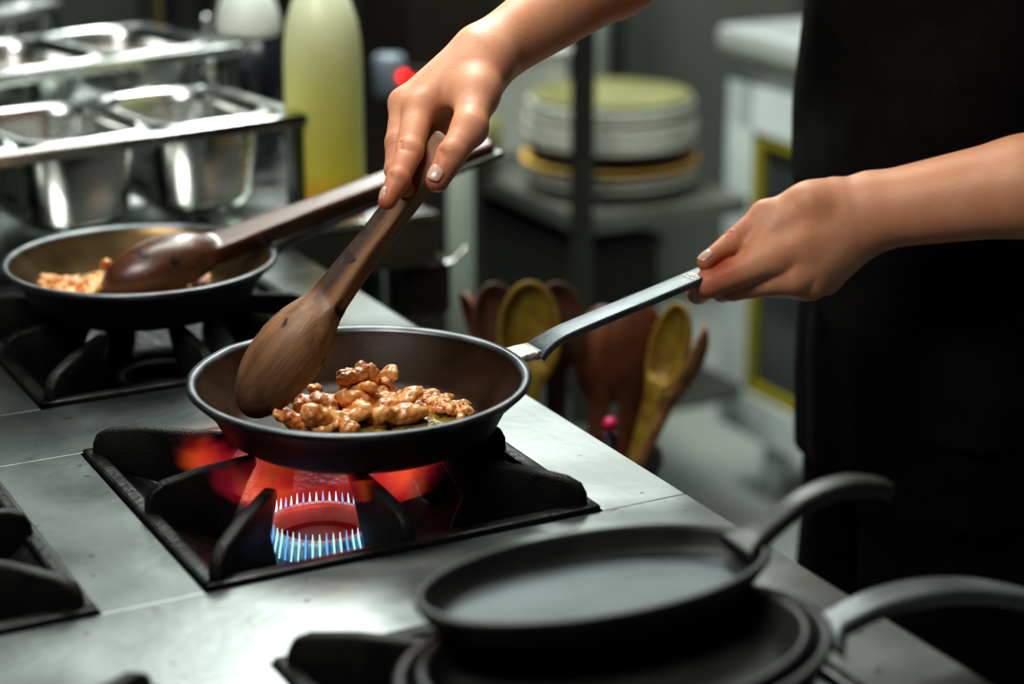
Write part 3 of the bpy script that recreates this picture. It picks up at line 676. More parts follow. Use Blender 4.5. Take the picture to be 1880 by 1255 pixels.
# knobbed posts standing between the racks
def post(label, x, y, d, h, r, m1, m2, zb=CZ, group=None):
    p = dep(x, y, d); t = thing('ladle', label, 'ladle', (p[0], p[1], zb), 0, group); top = p[2]
    MB().tube([(0, 0, 0), (0, 0, top - zb - r)], r * .62, 14).build('handle', m1, t)
    MB().lathe([(0, -r), (r * .7, -r), (r, -r * .5), (r, r * .6), (r * .7, r), (0, r)], 20, (0, 0, top - zb)).build('knob', m2, t)
pf = T1(.10, .165, 0); 
post('short steel ladle handle with a bright knob behind the right front container', 386, 124, 2.60, .1, .010, STEEL2, STEEL2)
post('thin steel handle with a small round shiny tip between the two racks', 222, 147, 2.55, .1, .006, STEELD, STEEL2)
post('handle with an orange tip standing between the racks at left', 66, 148, 2.48, .1, .006, STEEL2, ORANGEP)
post('steel handle with a tiny round tip at the end of the rear rack', 377, 36, 2.90, .1, .007, STEELD, STEEL2)
# bottles
def bottle(name, label, P, prof, m, capm=None, cap=None):
    t = thing(name, label, 'bottle', P)
    MB().lathe(prof, 56).build('bottle_body', m, t)
    if cap: MB().lathe(cap, 48).build('cap', capm, t)
    return t
pb = onz(600, 377, CZ)
bottle('squeeze_bottle', 'tall pale yellow squeeze bottle standing at the counter corner', (pb[0], pb[1], CZ),
       [(0, .0), (.040, 0), (.0455, .004), (.0462, .02), (.0462, .17), (.0450, .195), (.0415, .220), (.034, .243), (.026, .257), (.021, .264), (0, .264)], BOTY, WHITEP, [(.022, .262), (.024, .264), (.024, .280), (.012, .286), (.006, .32), (.004, .325), (0, .325)])
pd = dep(460, 160, 2.72); 
bottle('sauce_bottle', 'dark sauce bottle with a white domed top behind the racks', (pd[0], pd[1], CZ),
       [(0, 0), (.038, 0), (.042, .004), (.042, .150), (0, .151)], DARKB, WHITEP, [(0, .151), (.0435, .151), (.044, .158), (.043, .172), (.036, .196), (.024, .213), (.013, .222), (.008, .25), (0, .25)])
# tall dark things behind at the upper left
tall = [(345, 2.95, .036, .32, BLACKM, 'black canister behind the rear rack', 'canister'), (480, 3.05, .05, .33, BLACKM, 'tall black canister behind the dark sauce bottle', 'canister'), (290, 3.0, .03, .30, POSTM, 'dark grey canister behind the rear rack container', 'canister'), (310, 2.98, .02, .33, FOODY, 'slim yellowish bottle far back behind the racks', 'bottle')]
for (x, d, r, h, m, lab, nm) in tall:
    p = dep(x, 30, d); t = thing(nm, lab, nm, (p[0], p[1], CZ)); MB().lathe([(0, 0), (r, 0), (r, h * .8), (r * .95, h * .84), (r * .6, h * .9), (0, h * .9)], 32).build('body', m, t)
    MB().lathe([(0, h * .9), (r * .5, h * .9), (r * .5, h), (0, h)], 24).build('lid', STEELD, t)
# dark equipment with red lights behind the bottle and the hand
eq = thing('kitchen_machine', 'dark brown narrow machine with red indicator lights behind the spoon hand', 'appliance', dep(770, 300, 3.1) * np.array([1, 1, 0]), AZ)
ec = dep(765, 120, 3.15)
MB().box((ec[0] + .0, ec[1] + .10, .55), (.13, .20, 1.1), R3, bev=.01).build('housing', BROWNB, eq, world=True)
pc_ = ec - US * .005
MB().lathe([(0, .0), (.020, 0), (.025, .01), (.025, .055), (.02, .062), (0, .062)], 32, (dep(715, 130, 3.02)[0], dep(715, 130, 3.02)[1], dep(715, 178, 3.02)[2])).build('dial', BLUEG, eq, world=True)
for x, y, r in ((742, 141, .0095), (764, 151, .0085)):
    q = dep(x, y, 3.0); MB().lathe([(0, -r), (r * .7, -r * .7), (r, 0), (r * .7, r * .7), (0, r)], 20, q).build('indicator_light', REDL, eq, world=True)
q0 = dep(757, 146, 3.03); MB().box(q0, (.06, .02, .035), R3, bev=.004).build('control_panel', BLACKM, eq, world=True)

# ------------------------------------------------------------------ plate shelf
PD = 3.35
ps = thing('storage_rack', 'grey metal shelving rack with a dark post, stacked with plates', 'shelf', dep(1068, 415, PD) * np.array([1, 1, 0]), AZ)
S0 = dep(1068, 402, PD); SZ = S0[2]; u0, v0 = S0 @ US, S0 @ VS
SW, SD = .33, .98
def shelf_part(name, z, m):
    MB().box(W(u0 + SD / 2, v0 + SW / 2, z - .015), (SW, SD, .03), R3, bev=.004).build(name, m, ps, world=True)
for z in (SZ, SZ - .34): shelf_part('shelf', z, SHELFM)
for (du, dv) in ((0, 0), (SD, 0), (SD, SW)): MB().box(W(u0 + du, v0 + dv, .62), (.030, .030, 1.24), R3, bev=.003).build('post', POSTM, ps, world=True)
MB().box(W(u0 + SD + .02, v0 + SW / 2, SZ - .15), (SW - .04, .01, .28), R3).build('back_panel', WALLM, ps, world=True)
def plate_obj(label, c, r, h, m, group):
    o = MB().lathe([(0, 0), (r * .62, 0), (r * .66, .003), (r * .97, h * .8), (r, h), (r * .985, h + .0015), (r * .66, .0066), (r * .6, .0042), (0, .0042)], 56).build('dinner_plate', m)
    o.location = Vector([float(q) for q in c]); return tag(o, label, 'plate', group)
pcx = W(u0 + .19, v0 + .165, 0); z = SZ + .001
seq = [(PLATEW, .022, 'lowest white plate of the stack on the metal rack', .150), (PLATEW, .022, 'white plate second from the bottom of the rack stack', .148), (PLATEY, .020, 'yellow wooden platter in the plate stack, just under the black one', .158), (PLATEB, .020, 'black platter in the middle of the plate stack', .147)]
for m, h, lab, r in seq: plate_obj(lab, (pcx[0], pcx[1], z), r, h, m, 'plates stacked on the rack'); z += .0165
for k in range(7): plate_obj('white plate in the middle of the rack stack, above the black platter', (pcx[0] + .002 * math.sin(k * 2), pcx[1], z), .150 - .004 * (k % 2), .022, PLATEW, 'plates stacked on the rack'); z += .0062
plate_obj('olive rimmed plate near the top of the rack stack', (pcx[0], pcx[1], z), .147, .022, PLATEO, 'plates stacked on the rack'); z += .008
for k in range(3): plate_obj('cream plate high on the rack stack, just under the top olive plate', (pcx[0], pcx[1], z), .146, .022, PLATEW, 'plates stacked on the rack'); z += .0068
plate_obj('topmost olive plate of the rack stack', (pcx[0], pcx[1], z), .142, .024, PLATEO, 'plates stacked on the rack')
sb_ = W(u0 + .47, v0 + .10, 0); sbx = thing('dark_filler_box', 'added black box darkening the lower rack shelf under the plates', 'box', (sb_[0], sb_[1], SZ - .339), AZ)  # black box added to darken the space below the plate shelf
MB().box((0, 0, .13), (.17, .84, .26), bev=.01).build('body', BLACKM, sbx); MB().box((0, 0, .268), (.18, .85, .016), bev=.005).build('lid', BLACKM, sbx)
# white crate and a tub at the far end of the rack shelf
b0 = W(u0 + .60, v0 + .13, 0); cr = thing('plastic_crate', 'white plastic crate at the far end of the rack shelf, left of the dark post', 'crate', (b0[0], b0[1], SZ + .001), AZ)
MB().box((0, 0, .095), (.21, .28, .19), bev=.012).build('body', WHITEP, cr); MB().box((0, 0, .190), (.225, .295, .016), bev=.006).build('rim', WHITEP, cr)
bw_ = W(u0 + .38, v0 - .0, 0); t_ = thing('plastic_tub', 'pale yellow green tub on the rack shelf behind the spoon hand', 'tub', (bw_[0], bw_[1], SZ + .001))
MB().lathe([(0, 0), (.035, 0), (.045, .10), (.042, .10), (.033, .006), (0, .006)], 32).build('body', PLATEO, t_)
pp = dep(846, 450, 2.85); tag(MB().tube([(pp[0], pp[1], 0), (pp[0], pp[1], .96)], .019, 18).build('standing_pipe', PIPE), 'pale green grey pipe standing just right of the counter corner', 'pipe')
# ------------------------------------------------------------------ white framed counter fridge at the right
FA = onz(1340, 45, .90); fu, fv = FA @ US, FA @ VS
FRL = 1.05; fg = thing('counter_fridge', 'white framed under-counter fridge with steel top behind the cook', 'fridge', W(fu - FRL / 2, fv + .3, 0), AZ)
def fb(name, du0, du1, dv0, dv1, z0, z1, m, parent=fg, bev=.004):
    return MB().box(W(fu - (du0 + du1) / 2, fv + (dv0 + dv1) / 2, (z0 + z1) / 2), (dv1 - dv0, du1 - du0, z1 - z0), R3, bev=bev).build(name, m, parent, world=True)
fb('worktop', -.02, FRL + .02, -.02, .62, .850, .90, WORKT, bev=.016)
fb('cabinet', .01, FRL, .03, .6, .14, .848, WHITEF)
d_ = MB()
def fbb(mb, du0, du1, dv0, dv1, z0, z1, mi=0): mb.box(W(fu - (du0 + du1) / 2, fv + (dv0 + dv1) / 2, (z0 + z1) / 2), (dv1 - dv0, du1 - du0, z1 - z0), R3, mi=mi, bev=.003)
x0, x1, zz0, zz1 = .0, .52, .13, .80
fbb(d_, x0, x0 + .085, 0, .03, zz0, zz1); fbb(d_, x1 - .085, x1, 0, .03, zz0, zz1); fbb(d_, x0, x1, 0, .03, zz1 - .085, zz1); fbb(d_, x0, x1, 0, .03, zz0, zz0 + .085)
door = d_.build('door', WHITEF, fg, world=True)
g_ = MB(); i0, i1, j0, j1 = x0 + .085, x1 - .085, zz0 + .085, zz1 - .085; w = .022
fbb(g_, i0, i0 + w, .004, .026, j0, j1); fbb(g_, i1 - w, i1, .004, .026, j0, j1); fbb(g_, i0, i1, .004, .026, j1 - w, j1); fbb(g_, i0, i1, .004, .026, j0, j0 + w); g_.build('gasket', YELG, door)
q = g_; gobj = bpy.data.objects['gasket']; inv = fg.matrix_basis.inverted(); gobj.data.transform(inv)
pn = MB(); fbb(pn, i0 + w, i1 - w, .016, .022, j0 + w, j1 - w); pno = pn.build('glass_pane', GLASS, door); pno.data.transform(inv)
d2 = MB(); fbb(d2, .53, FRL, 0, .03, zz0, zz1); d2.build('door', WHITEF, fg, world=True)
for du in (.12, FRL - .08):
    for dv in (.06, .54):
        p = W(fu - du, fv + dv, 0); MB().tube([(p[0], p[1], 0), (p[0], p[1], .14)], .025, 16).build('leg', WHITEF, fg, world=True)
# far cabinet and pipes behind the rack
fc = thing('wall_cabinet', 'pale grey cabinet far behind the plates', 'cabinet', (.48, 5.2, 0))
MB().box((.45, 5.25, .62), (.55, .5, 1.24), bev=.01).build('cabinet_body', WALLM, fc, world=True); MB().box((.45, 4.992, .62), (.50, .012, 1.16), bev=.006).build('door', WALLM, fc, world=True)
for x in (1100, 1135):
    p = dep(x, 50, 4.6); o = MB().tube([(p[0], p[1], 0), (p[0], p[1], 1.2)], .018, 14).build('standing_pipe', PIPE if x < 1120 else BLACKM)
    tag(o, 'pale upright pipe right behind the dark rack post' if x < 1120 else 'dark upright pipe beside the pale pipe behind the rack', 'pipe')
dk = thing('storage_cabinet', 'dark tall cabinet in the far background left of the rack', 'cabinet', (-.2, 4.9, 0)); MB().box((-.35, 4.9, .65), (.9, .5, 1.3), bev=.01).build('cabinet_body', WALLD, dk, world=True)
MB().box((-.35, 4.64, .65), (.42, .02, 1.2), bev=.01).build('door', BROWNB, dk, world=True)
wc = thing('equipment_box', 'dark box standing on the fridge worktop at the top edge', 'box', W(fu - .12, fv + .30, .90), AZ); MB().box((0, 0, .07), (.22, .18, .14), bev=.01).build('body', BLACKM, wc); MB().box((0, 0, .145), (.2, .16, .012), bev=.004).build('lid', STEELD, wc)

# ------------------------------------------------------------------ bin of wooden spoons beyond the stove edge
ub_ = thing('utensil_bin', 'tall black bin full of wooden spoons beyond the stove edge', 'bin', dep(1065, 770, 2.30) * np.array([1, 1, 0]))
bx0 = dep(1065, 770, 2.30); BZ = .66
MB().lathe([(0, 0), (.080, 0), (.084, .01), (.090, BZ - .01), (.092, BZ), (.089, BZ), (.082, .012), (0, .012)], 48).build('bin_body', BLACKM, ub_)
MB().lathe([(.0905, BZ - .012), (.095, BZ - .010), (.095, BZ - .002), (.0925, BZ)], 48).build('rim_band', BLACKM, ub_)
spec = [  # tip px, depth, base offset, bowl, width, hollow direction, material, label
    (848, 535, 2.34, (-.030, .02), .10, .050, (-.5, -.2, 0), WOODR, 'reddish wooden paddle leaning furthest left in the utensil bin'),
    (900, 518, 2.30, (-.025, -.01), .105, .062, (.2, -1, .1), WOODP, 'pinkish wooden spoon with a dark hollow, second from left in the bin'),
    (972, 514, 2.24, (-.012, -.03), .125, .072, (.05, -1, .1), WOODY, 'large yellow wooden spoon at the front of the utensil bin'),
    (1022, 516, 2.30, (0, .0), .11, .066, (.1, -1, .1), WOODP, 'wooden spoon just behind the right edge of the yellow one in the bin'),
    (1165, 545, 2.28, (.020, .01), .13, .078, (-.2, 1, .1), WOODR, 'broad red brown wooden ladle turned back outward under the pan handle'),
    (1110, 560, 2.34, (.010, .03), .12, .070, (.2, 1, 0), WOODR, 'red brown wooden spoon behind the broad ladle in the bin'),
    (1252, 556, 2.24, (.032, -.02), .115, .055, (-.75, -.7, 0), WOODY, 'olive yellow wooden spoon leaning right in the utensil bin'),
    (1294, 598, 2.24, (.042, -.005), .105, .042, (-.9, .2, 0), WOODT, 'tan wooden paddle leaning furthest right in the utensil bin'),
    (1205, 575, 2.36, (.026, .04), .11, .058, (.3, -1, 0), WOODP, 'pinkish brown spoon behind the olive one in the bin')]
for (x, y, d, (ox, oy), bl_, bw2, nz, m, lab) in spec:
    tip = dep(x, y, d); tt = tip[:2] - bx0[:2]; r_ = np.linalg.norm(tt); fq = (BZ - .36) / (tip[2] - .36); lim = tt * min(1, .066 / r_)
    b_ = (lim - fq * tt) / (1 - fq); b_ *= min(1, .058 / max(np.linalg.norm(b_), 1e-6)); end = np.array([bx0[0] + b_[0], bx0[1] + b_[1], .36]); L = np.linalg.norm(tip - end)
    o = place_spoon('wooden_spoon', lab, L, tip, end, nz, bl_, bw2, .020, .020, .014, m); o['group'] = 'wooden spoons in the utensil bin'
pk = dep(1120, 780, 2.16); o = thing('kitchen_brush', 'short handle with a bright pink tip in front of the spoon bin', 'brush', (bx0[0] + .02, bx0[1] - .10, .0))
MB().tube([(0, 0, 0), (pk[0] - bx0[0] - .02, pk[1] - bx0[1] + .10, pk[2] - .01)], .007, 12).build('handle', BLACKM, o)
MB().lathe([(0, -.008), (.006, -.007), (.0085, 0), (.006, .007), (0, .008)], 16, (pk[0] - bx0[0] - .02, pk[1] - bx0[1] + .10, pk[2])).build('tip', PINK, o)
#PERSON#
# ------------------------------------------------------------------ the cook
C0 = np.array([.420, 1.975, 0]); AB = math.radians(11)
UB = np.array([-math.sin(AB), math.cos(AB), 0]); VB = np.array([math.cos(AB), math.sin(AB), 0])
def B(l, f, z): return C0 - UB * l - VB * f + np.array([0, 0, z])
def toB(p): q = p - C0; return q @ (-UB), q @ (-VB), p[:, 2]
cook = thing('person', 'cook in a black t-shirt and black trousers holding the pan handle and a wooden spoon', 'person', B(0, 0, 0), 0)
def joints(lst): return [dep(x, y, d) for x, y, d in lst]
def chain(pts, rs): return [rc(pts[i], pts[i + 1], rs[i], rs[i + 1]) for i in range(len(pts) - 1)]
def cv(x, y, z): return RT * x + UPV * y + FW * z
# left hand on the pan handle
lw = dep(1606, 388, 1.785); le = dep(2160, 296, 1.72)
LM = joints([(1420, 472, 1.766), (1456, 510, 1.772), (1487, 521, 1.782), (1516, 512, 1.794)])
lTm, lTb = dep(1404, 392, 1.779), dep(1486, 376, 1.777)
left_palm = [rc(dep(1592, 372, 1.785), LM[0], .0235, .0150), rc(dep(1590, 385, 1.785), LM[1], .0240, .0142), rc(dep(1598, 400, 1.787), LM[2], .0220, .0132), rc(dep(1602, 410, 1.79), LM[3], .0200, .0122),
             rc(dep(1530, 366, 1.782), lTb, .0200, .0185), rc(lTb, lTm, .0180, .0108), rc(dep(1440, 415, 1.776), dep(1460, 450, 1.774), .0130, .0165), rc(dep(1425, 412, 1.772), dep(1384, 456, 1.768), .0115, .0105)]
left_palm += [rc(lw + cv(0, .010, 0), le + cv(0, .012, 0), .0235, .038), rc(lw - cv(0, .010, 0), le - cv(0, .010, 0), .0225, .036), rc(lw, (lw + le) / 2, .024, .040), rc((lw + le) / 2, le, .040, .041)]
lT = joints([(1404, 392, 1.779), (1344, 444, 1.772), (1296, 481, 1.762)])
left_f = [chain(lT, (.0108, .0098, .0080)),
          chain([LM[0]] + joints([(1302, 520, 1.766), (1282, 536, 1.790), (1296, 520, 1.812)]), (.0156, .0128, .0102, .0085)),
          chain([LM[1]] + joints([(1345, 526, 1.782), (1326, 532, 1.806), (1336, 512, 1.826)]), (.0142, .0122, .0104, .0088)),
          chain([LM[2]] + joints([(1392, 522, 1.800), (1372, 512, 1.822), (1380, 490, 1.838)]), (.0132, .0112, .0100, .0085)),
          chain([LM[3]] + joints([(1446, 506, 1.814), (1424, 496, 1.832), (1428, 474, 1.844)]), (.0122, .0098, .0088, .0075))]
# right hand on the spoon
rw = dep(893, 104, 1.690); re = dep(1300, -174, 1.835)
RM = joints([(770, 200, 1.640), (744, 192, 1.655), (742, 190, 1.675), (752, 194, 1.695)])
rTm, rTb = dep(862, 236, 1.605), dep(874, 172, 1.640)
right_palm = [rc(dep(884, 112, 1.672), RM[0], .0235, .0128), rc(dep(880, 104, 1.685), RM[1], .0230, .0122), rc(dep(884, 106, 1.70), RM[2], .0210, .0118), rc(dep(890, 112, 1.71), RM[3], .0190, .0112),
              rc(dep(894, 118, 1.675), rTb, .0225, .0168), rc(rTb, rTm, .0166, .0135), rc(dep(800, 232, 1.672), dep(868, 180, 1.668), .0170, .0180)]
right_palm += [rc(rw + cv(-.004, -.002, -.008), re + cv(0, 0, -.010), .0200, .036), rc(rw + cv(.004, .003, .010), re + cv(0, 0, .012), .0205, .036), rc(rw, rw * .45 + re * .55, .0210, .0390), rc(rw * .45 + re * .55, re, .0390, .0400)]
right_palm += [('e', dep(866, 82, 1.70), np.array([.010, .010, .010]), np.eye(3))]
rT = joints([(862, 236, 1.605), (829, 284, 1.585), (803, 331, 1.578)])
right_f = [chain(rT, (.0134, .0114, .0092)),
           chain([RM[0]] + joints([(752, 278, 1.607), (731, 330, 1.588), (711, 369, 1.580)]), (.0128, .0108, .0092, .0072)),
           chain([RM[1]] + joints([(731, 262, 1.632), (727, 312, 1.622), (744, 346, 1.610)]), (.0122, .0104, .0090, .0075)),
           chain([RM[2]] + joints([(738, 258, 1.655), (742, 302, 1.642), (766, 322, 1.628)]), (.0118, .0100, .0088, .0074)),
           chain([RM[3]] + joints([(752, 246, 1.675), (764, 282, 1.662), (786, 296, 1.646)]), (.0110, .0090, .0080, .0068))]
lsh, rsh = B(.185, -.01, 1.40), B(-.185, -.01, 1.40)
GR = []                                                           # small skin folds: end points, width, depth
def fold(a, b, w, amp): GR.append((dep(*a), dep(*b), w, amp))
for k, dx in enumerate((-6, 0, 6)):
    fold((736 + dx * .1, 266 + dx, 1.592), (766 + dx * .1, 274 + dx, 1.588), .0012, .0016)
    fold((812 + dx * .4, 282 + dx, 1.570), (846 + dx * .4, 292 + dx, 1.566), .0012, .0014)
    fold((716, 322 + dx * .7, 1.576), (742, 334 + dx * .7, 1.572), .0011, .0010)
    fold((1336 + dx, 428 - dx * .3, 1.764), (1352 + dx, 458 - dx * .5, 1.757), .0012, .0015)
def arm_f(palm, fingers):
    def f(p):
        pl, fs = palm, fingers
        if len(p) > 3000:                                          # leave out what is far from this block
            ce = p.mean(0); rad = np.linalg.norm(p.max(0) - ce); v = lambda q: float(prim(ce[None], q)[0])
            near = min(v(q) for g in [palm] + fingers for q in g) + 2 * rad + .05
            pl = [q for q in palm if v(q) < near] or palm[:1]; fs = [c for c in fingers if min(v(q) for q in c) < near]
        d = union(p, pl, .014); fu = None
        for c in fs: e = union(p, c, .0035); fu = e if fu is None else smin(fu, e, .0016)
        if fu is not None: d = smin(d, fu, .0080)
        for a, b, w_, amp in GR:
            ba = b - a; t = np.clip(((p - a) @ ba) / (ba @ ba), 0, 1); q = p - a - t[:, None] * ba; dl = q @ FW; dd = (q * q).sum(1) - dl * dl
            m_ = (dd < .008 ** 2) & (dl < .011)
            if m_.any():
                d = d + np.where(m_, amp * np.exp(-dd / w_ ** 2), 0)
        return d
    return f
def bounds(groups, pad=.02):
    P = np.array([q for g in groups for c in g for q in (c[1], c[2] if c[0] == 'c' else c[1])]); R_ = .045
    return P.min(0) - R_ - pad, P.max(0) + R_ + pad
parts = []
for palm, fing, el, sh in ((left_palm, left_f, le, lsh), (right_palm, right_f, re, rsh)):
    up = [rc(el, sh, .041, .050)]
    lo, hi = bounds([palm + up] + fing); parts.append(sdf_mesh(arm_f(palm + up, fing), lo, hi, .0013, 20))
def head_c(l, f, z): return B(l, .03 + f, z)
RB = np.stack([-UB, -VB, np.array([0, 0, 1.])])
def e_(l, f, z, a, b, c): return ('e', head_c(l, f, z), np.array([a, b, c]), RB)
body = [('e', B(0, 0, 1.24), np.array([.165, .105, .23]), RB), ('e', B(0, 0, .98), np.array([.155, .105, .16]), RB), rc(B(-.15, -.01, 1.39), B(.15, -.01, 1.39), .06, .06), rc(B(0, -.01, 1.40), B(0, .02, 1.54), .058, .055)]
for s in (-1, 1): body += [rc(B(s * .09, 0, .90), B(s * .095, .01, .48), .068, .050), rc(B(s * .095, .01, .48), B(s * .10, -.01, .07), .052, .036), rc(B(s * .10, -.02, .05), B(s * .11, .12, .03), .035, .028)]
head = [e_(0, -.01, 1.66, .075, .095, .105), e_(0, .02, 1.60, .060, .072, .075), rc(head_c(0, .083, 1.655), head_c(0, .103, 1.615), .009, .014), e_(0, .070, 1.572, .030, .022, .012), rc(head_c(-.035, .070, 1.672), head_c(.035, .070, 1.672), .012, .012), e_(0, .06, 1.545, .03, .03, .025)]
for s in (-1, 1): head += [e_(s * .076, -.005, 1.63, .009, .020, .032)]
def body_f(p): return smin(union(p, body, .05), union(p, head, .014), .02)
parts.append(sdf_mesh(body_f, B(0, 0, 0) - np.array([.36, .36, .02]), B(0, 0, 0) + np.array([.36, .36, 1.84]), .0065))
Vs, Fs, off = [], [], 0
for V, F in parts: Vs.append(V); Fs.append(F + off); off += len(V)
V = np.concatenate(Vs); F = np.concatenate(Fs)
bo_ = mesh_np('body', V, F, SKIN, cook, world=True)
fl_ = np.zeros(len(V))
def flush(P, s, a):
    global fl_
    fl_ = np.maximum(fl_, a * np.exp(-((V - P) ** 2).sum(1) / s ** 2))
for c in left_f + right_f: flush(c[-1][2], .017, .75); flush(c[0][2], .014, .45); flush(c[0][1], .012, .28)
flush(rT[2] if False else dep(803, 340, 1.58), .014, .5); flush(dep(1320, 487, 1.757), .016, .95); flush(dep(1300, 520, 1.757), .02, .55); flush(dep(742, 320, 1.585), .02, .5)
at = bo_.data.attributes.new('flush', 'FLOAT', 'POINT'); at.data.foreach_set('value', fl_.astype(np.float32))
def nail(P, nrm, along, L, Wd, lab):
    nrm = np.array(nrm) / np.linalg.norm(nrm); al = np.array(along) - nrm * (np.array(along) @ nrm); al /= np.linalg.norm(al); sd = np.cross(al, nrm)
    m = MB(); n1, n2 = 9, 9; vs = []
    for i in range(n1):
        for j in range(n2):
            a, b = 2 * i / (n1 - 1) - 1, 2 * j / (n2 - 1) - 1; r = 1 - .18 * a * a * (1 if b > 0 else .8); x, y = a * math.sqrt(1 - .35 * b * b), b * math.sqrt(1 - .35 * a * a)
            vs.append(P + al * y * L / 2 + sd * x * Wd / 2 + nrm * (.0006 - .0022 * x * x - .0012 * y * y))
    m.add(vs, [[i * n2 + j, (i + 1) * n2 + j, (i + 1) * n2 + j + 1, i * n2 + j + 1] for i in range(n1 - 1) for j in range(n2 - 1)])
    o = m.build('fingernail', NAIL, cook, world=True); md = o.modifiers.new('t', 'SOLIDIFY'); md.thickness = .0012; md.offset = -1; o['label'] = lab
def surf(c, nrm, r): nrm = np.array(nrm) / np.linalg.norm(nrm); return c + nrm * r
nv = cv(-.12, .38, -.9); nail(surf(dep(803, 325, 1.578), nv, .0089), nv, rT[2] - rT[1], .0150, .0128, 'thumbnail of the spoon hand')
nv = cv(-.45, .72, -.60); nail(surf(dep(1300, 478, 1.763), nv, .0080), nv, lT[2] - lT[1], .0155, .0120, 'thumbnail of the pan hand')
nv = cv(-.80, .30, -.50); nail(surf(dep(714, 362, 1.581), nv, .0076), nv, right_f[1][-1][2] - right_f[1][-1][1], .0125, .0100, 'index fingernail of the spoon hand')
# clothes
zsh = [.78, .83, .874, .914, 1.026, 1.13, 1.20, 1.30, 1.38, 1.43, 1.46]
ash = [.103, .107, .112, .117, .136, .131, .134, .138, .120, .085, .055]
bsh = [.196, .195, .193, .19, .187, .185, .188, .196, .192, .16, .09]
def shirt_f(p):
    l, f, z = toB(p); a = np.interp(z, zsh, ash); b = np.interp(z, zsh, bsh)
    th = np.arctan2(l, f)
    wr = .0035 * np.sin(z * 46 + th * 2.2 + .8 * np.sin(z * 15 + th * 3)) * np.clip((1.10 - z) / .25, .15, 1) + .0035 * np.sin(th * 7 + z * 9) * np.clip((1.0 - z) / .2, 0, 1) + .004 * np.sin(z * 30 - th * 4 + 1) * np.clip(z - 1.02, 0, .1) * 10
    d = (np.sqrt((l / b) ** 2 + (f / a) ** 2) - 1) * .125 + wr
    d = np.maximum(d, .805 + .006 * np.sin(th * 3) - z); d = np.maximum(d, z - 1.455)
    for sh, el, s in ((lsh, le, 1), (rsh, re, -1)):
        dr = (el - sh) / np.linalg.norm(el - sh); e = sh + dr * .19
        c = prim(p, rc(sh, e + dr * .05, .066, .064)); c = np.maximum(c, (p - e) @ dr); d = smin(d, c, .03)
    nk = prim(p, ('e', B(0, .01, 1.49), np.array([.075, .075, .075]), RB)); return np.maximum(d, -nk)
V2, F2 = sdf_mesh(shirt_f, B(0, 0, .76) - np.array([.45, .45, 0]), B(0, 0, 0) + np.array([.45, .45, 1.5]), .0055)
mesh_np('t_shirt', V2, F2, SHIRT, cook, world=True)
def trou_f(p):
    l, f, z = toB(p); th = np.arctan2(l, f); a = np.interp(z, [.70, .85, 1.0], [.112, .118, .110]); b = np.interp(z, [.70, .85, 1.0], [.185, .180, .165])
    d = (np.sqrt((l / b) ** 2 + (f / a) ** 2) - 1) * .12; d = np.maximum(d, np.maximum(z - 1.0, .72 - z))
    for s in (-1, 1):
        lg = smin(prim(p, rc(B(s * .090, .012, .80), B(s * .095, .012, .48), .079, .072)), prim(p, rc(B(s * .095, .012, .48), B(s * .10, .0, .08), .074, .066)), .03); lg = smin(lg, prim(p, rc(B(s * .095, -.075, .84), B(s * .10, -.06, .10), .088, .070)), .03); d = smin(d, lg, .025)
    d = d + .003 * np.sin(th * 9 + z * 5) + .003 * np.sin(z * 26 + th * 3) * (z < .6)
    return np.maximum(d, .07 - z)
V3, F3 = sdf_mesh(trou_f, B(0, 0, .05) - np.array([.36, .36, 0]), B(0, 0, 0) + np.array([.36, .36, 1.03]), .0065)
mesh_np('trousers', V3, F3, TROUS, cook, world=True)
for s in (-1, 1):
    def shoe_f(p, s=s): return np.maximum(union(p, [rc(B(s * .10, -.05, .055), B(s * .115, .15, .045), .052, .046), rc(B(s * .10, -.03, .06), B(s * .10, -.02, .11), .052, .048)], .02), .002 - p[:, 2])
    V4, F4 = sdf_mesh(shoe_f, B(s * .1, .05, 0) - np.array([.2, .2, .01]), B(s * .1, .05, .19) + np.array([.2, .2, 0]), .006); mesh_np('shoe', V4, F4, BLACKM, cook, world=True)
def hair_f(p):
    d = prim(p, e_(0, -.018, 1.672, .083, .100, .112)) + .0015 * np.sin(p[:, 0] * 300 + p[:, 2] * 120) * np.sin(p[:, 1] * 260)
    q = p - head_c(0, 0, 1.64); f = q @ (-VB); return np.maximum(d, np.minimum(f * .9 + (1.655 - p[:, 2]) * .55 - .012, .2))
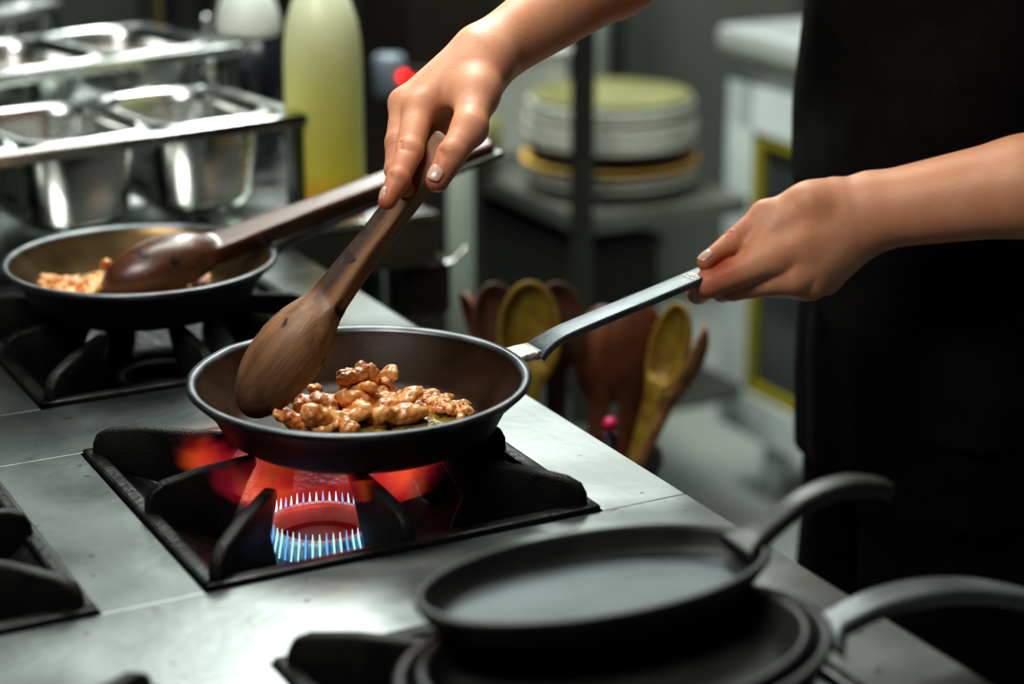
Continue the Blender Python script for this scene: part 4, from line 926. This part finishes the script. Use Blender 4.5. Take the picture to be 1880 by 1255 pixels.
V5, F5 = sdf_mesh(hair_f, head_c(0, 0, 1.53) - np.array([.16, .16, 0]), head_c(0, 0, 1.82) + np.array([.16, .16, 0]), .004); mesh_np('hair', V5, F5, HAIR, cook, world=True)
for s in (-1, 1): MB().lathe([(0, -.011), (.008, -.008), (.011, 0), (.008, .008), (0, .011)], 16, head_c(s * .032, .066, 1.648)).build('eye', EYE, cook, world=True)
# ------------------------------------------------------------------ light
def area(name, loc, tgt, sx, sy, e, col):
    l = bpy.data.lights.new(name, 'AREA'); l.shape = 'RECTANGLE'; l.size = sx; l.size_y = sy; l.energy = e; l.color = col
    o = bpy.data.objects.new(name, l); COL.objects.link(o); o.location = loc
    o.rotation_euler = (Vector(tgt) - Vector(loc)).to_track_quat('-Z', 'Y').to_euler(); return o
COOL = (.93, 1., .95)
area('overhead_area_light', (-.15, 2.35, 2.55), (-.1, 1.9, .9), 1.2, .25, 24, COOL)
area('overhead_area_light', (.15, 4.75, 2.45), (.0, 1.5, .9), 1.5, .3, 13, COOL)
area('overhead_area_light', (-.2, 3.5, 2.6), (.5, 3.6, .4), 1.2, .3, 54, COOL)  # unseen light added to brighten the fridge front and the plates
area('overhead_area_light', (-.7, .7, 2.55), (.0, 1.7, 1.0), .9, .3, 24, (1, .97, .92))  # unseen soft key added from upper left for the hands
area('added_wall_light', (-1.0, 5.9, 1.95), (-.6, 2.0, 1.0), 2.0, .22, 11, COOL)  # unseen light added for bright reflections in rack rails and counter
pl = bpy.data.lights.new('gas_flame_light', 'POINT'); pl.energy = .13; pl.color = (1, .12, .06); pl.shadow_soft_size = .02
po = bpy.data.objects.new('gas_flame_light', pl); COL.objects.link(po); po.location = Vector(W(GU, GV, ZS + .012))
w = bpy.data.worlds.new('room_air'); SC.world = w; w.use_nodes = True
w.node_tree.nodes['Background'].inputs[0].default_value = (.85, 1, .9, 1); w.node_tree.nodes['Background'].inputs[1].default_value = .012
SC.view_settings.view_transform = 'Standard'; SC.view_settings.look = 'Medium High Contrast'; SC.view_settings.exposure = 0.0
SC.cycles.volume_step_rate = .5
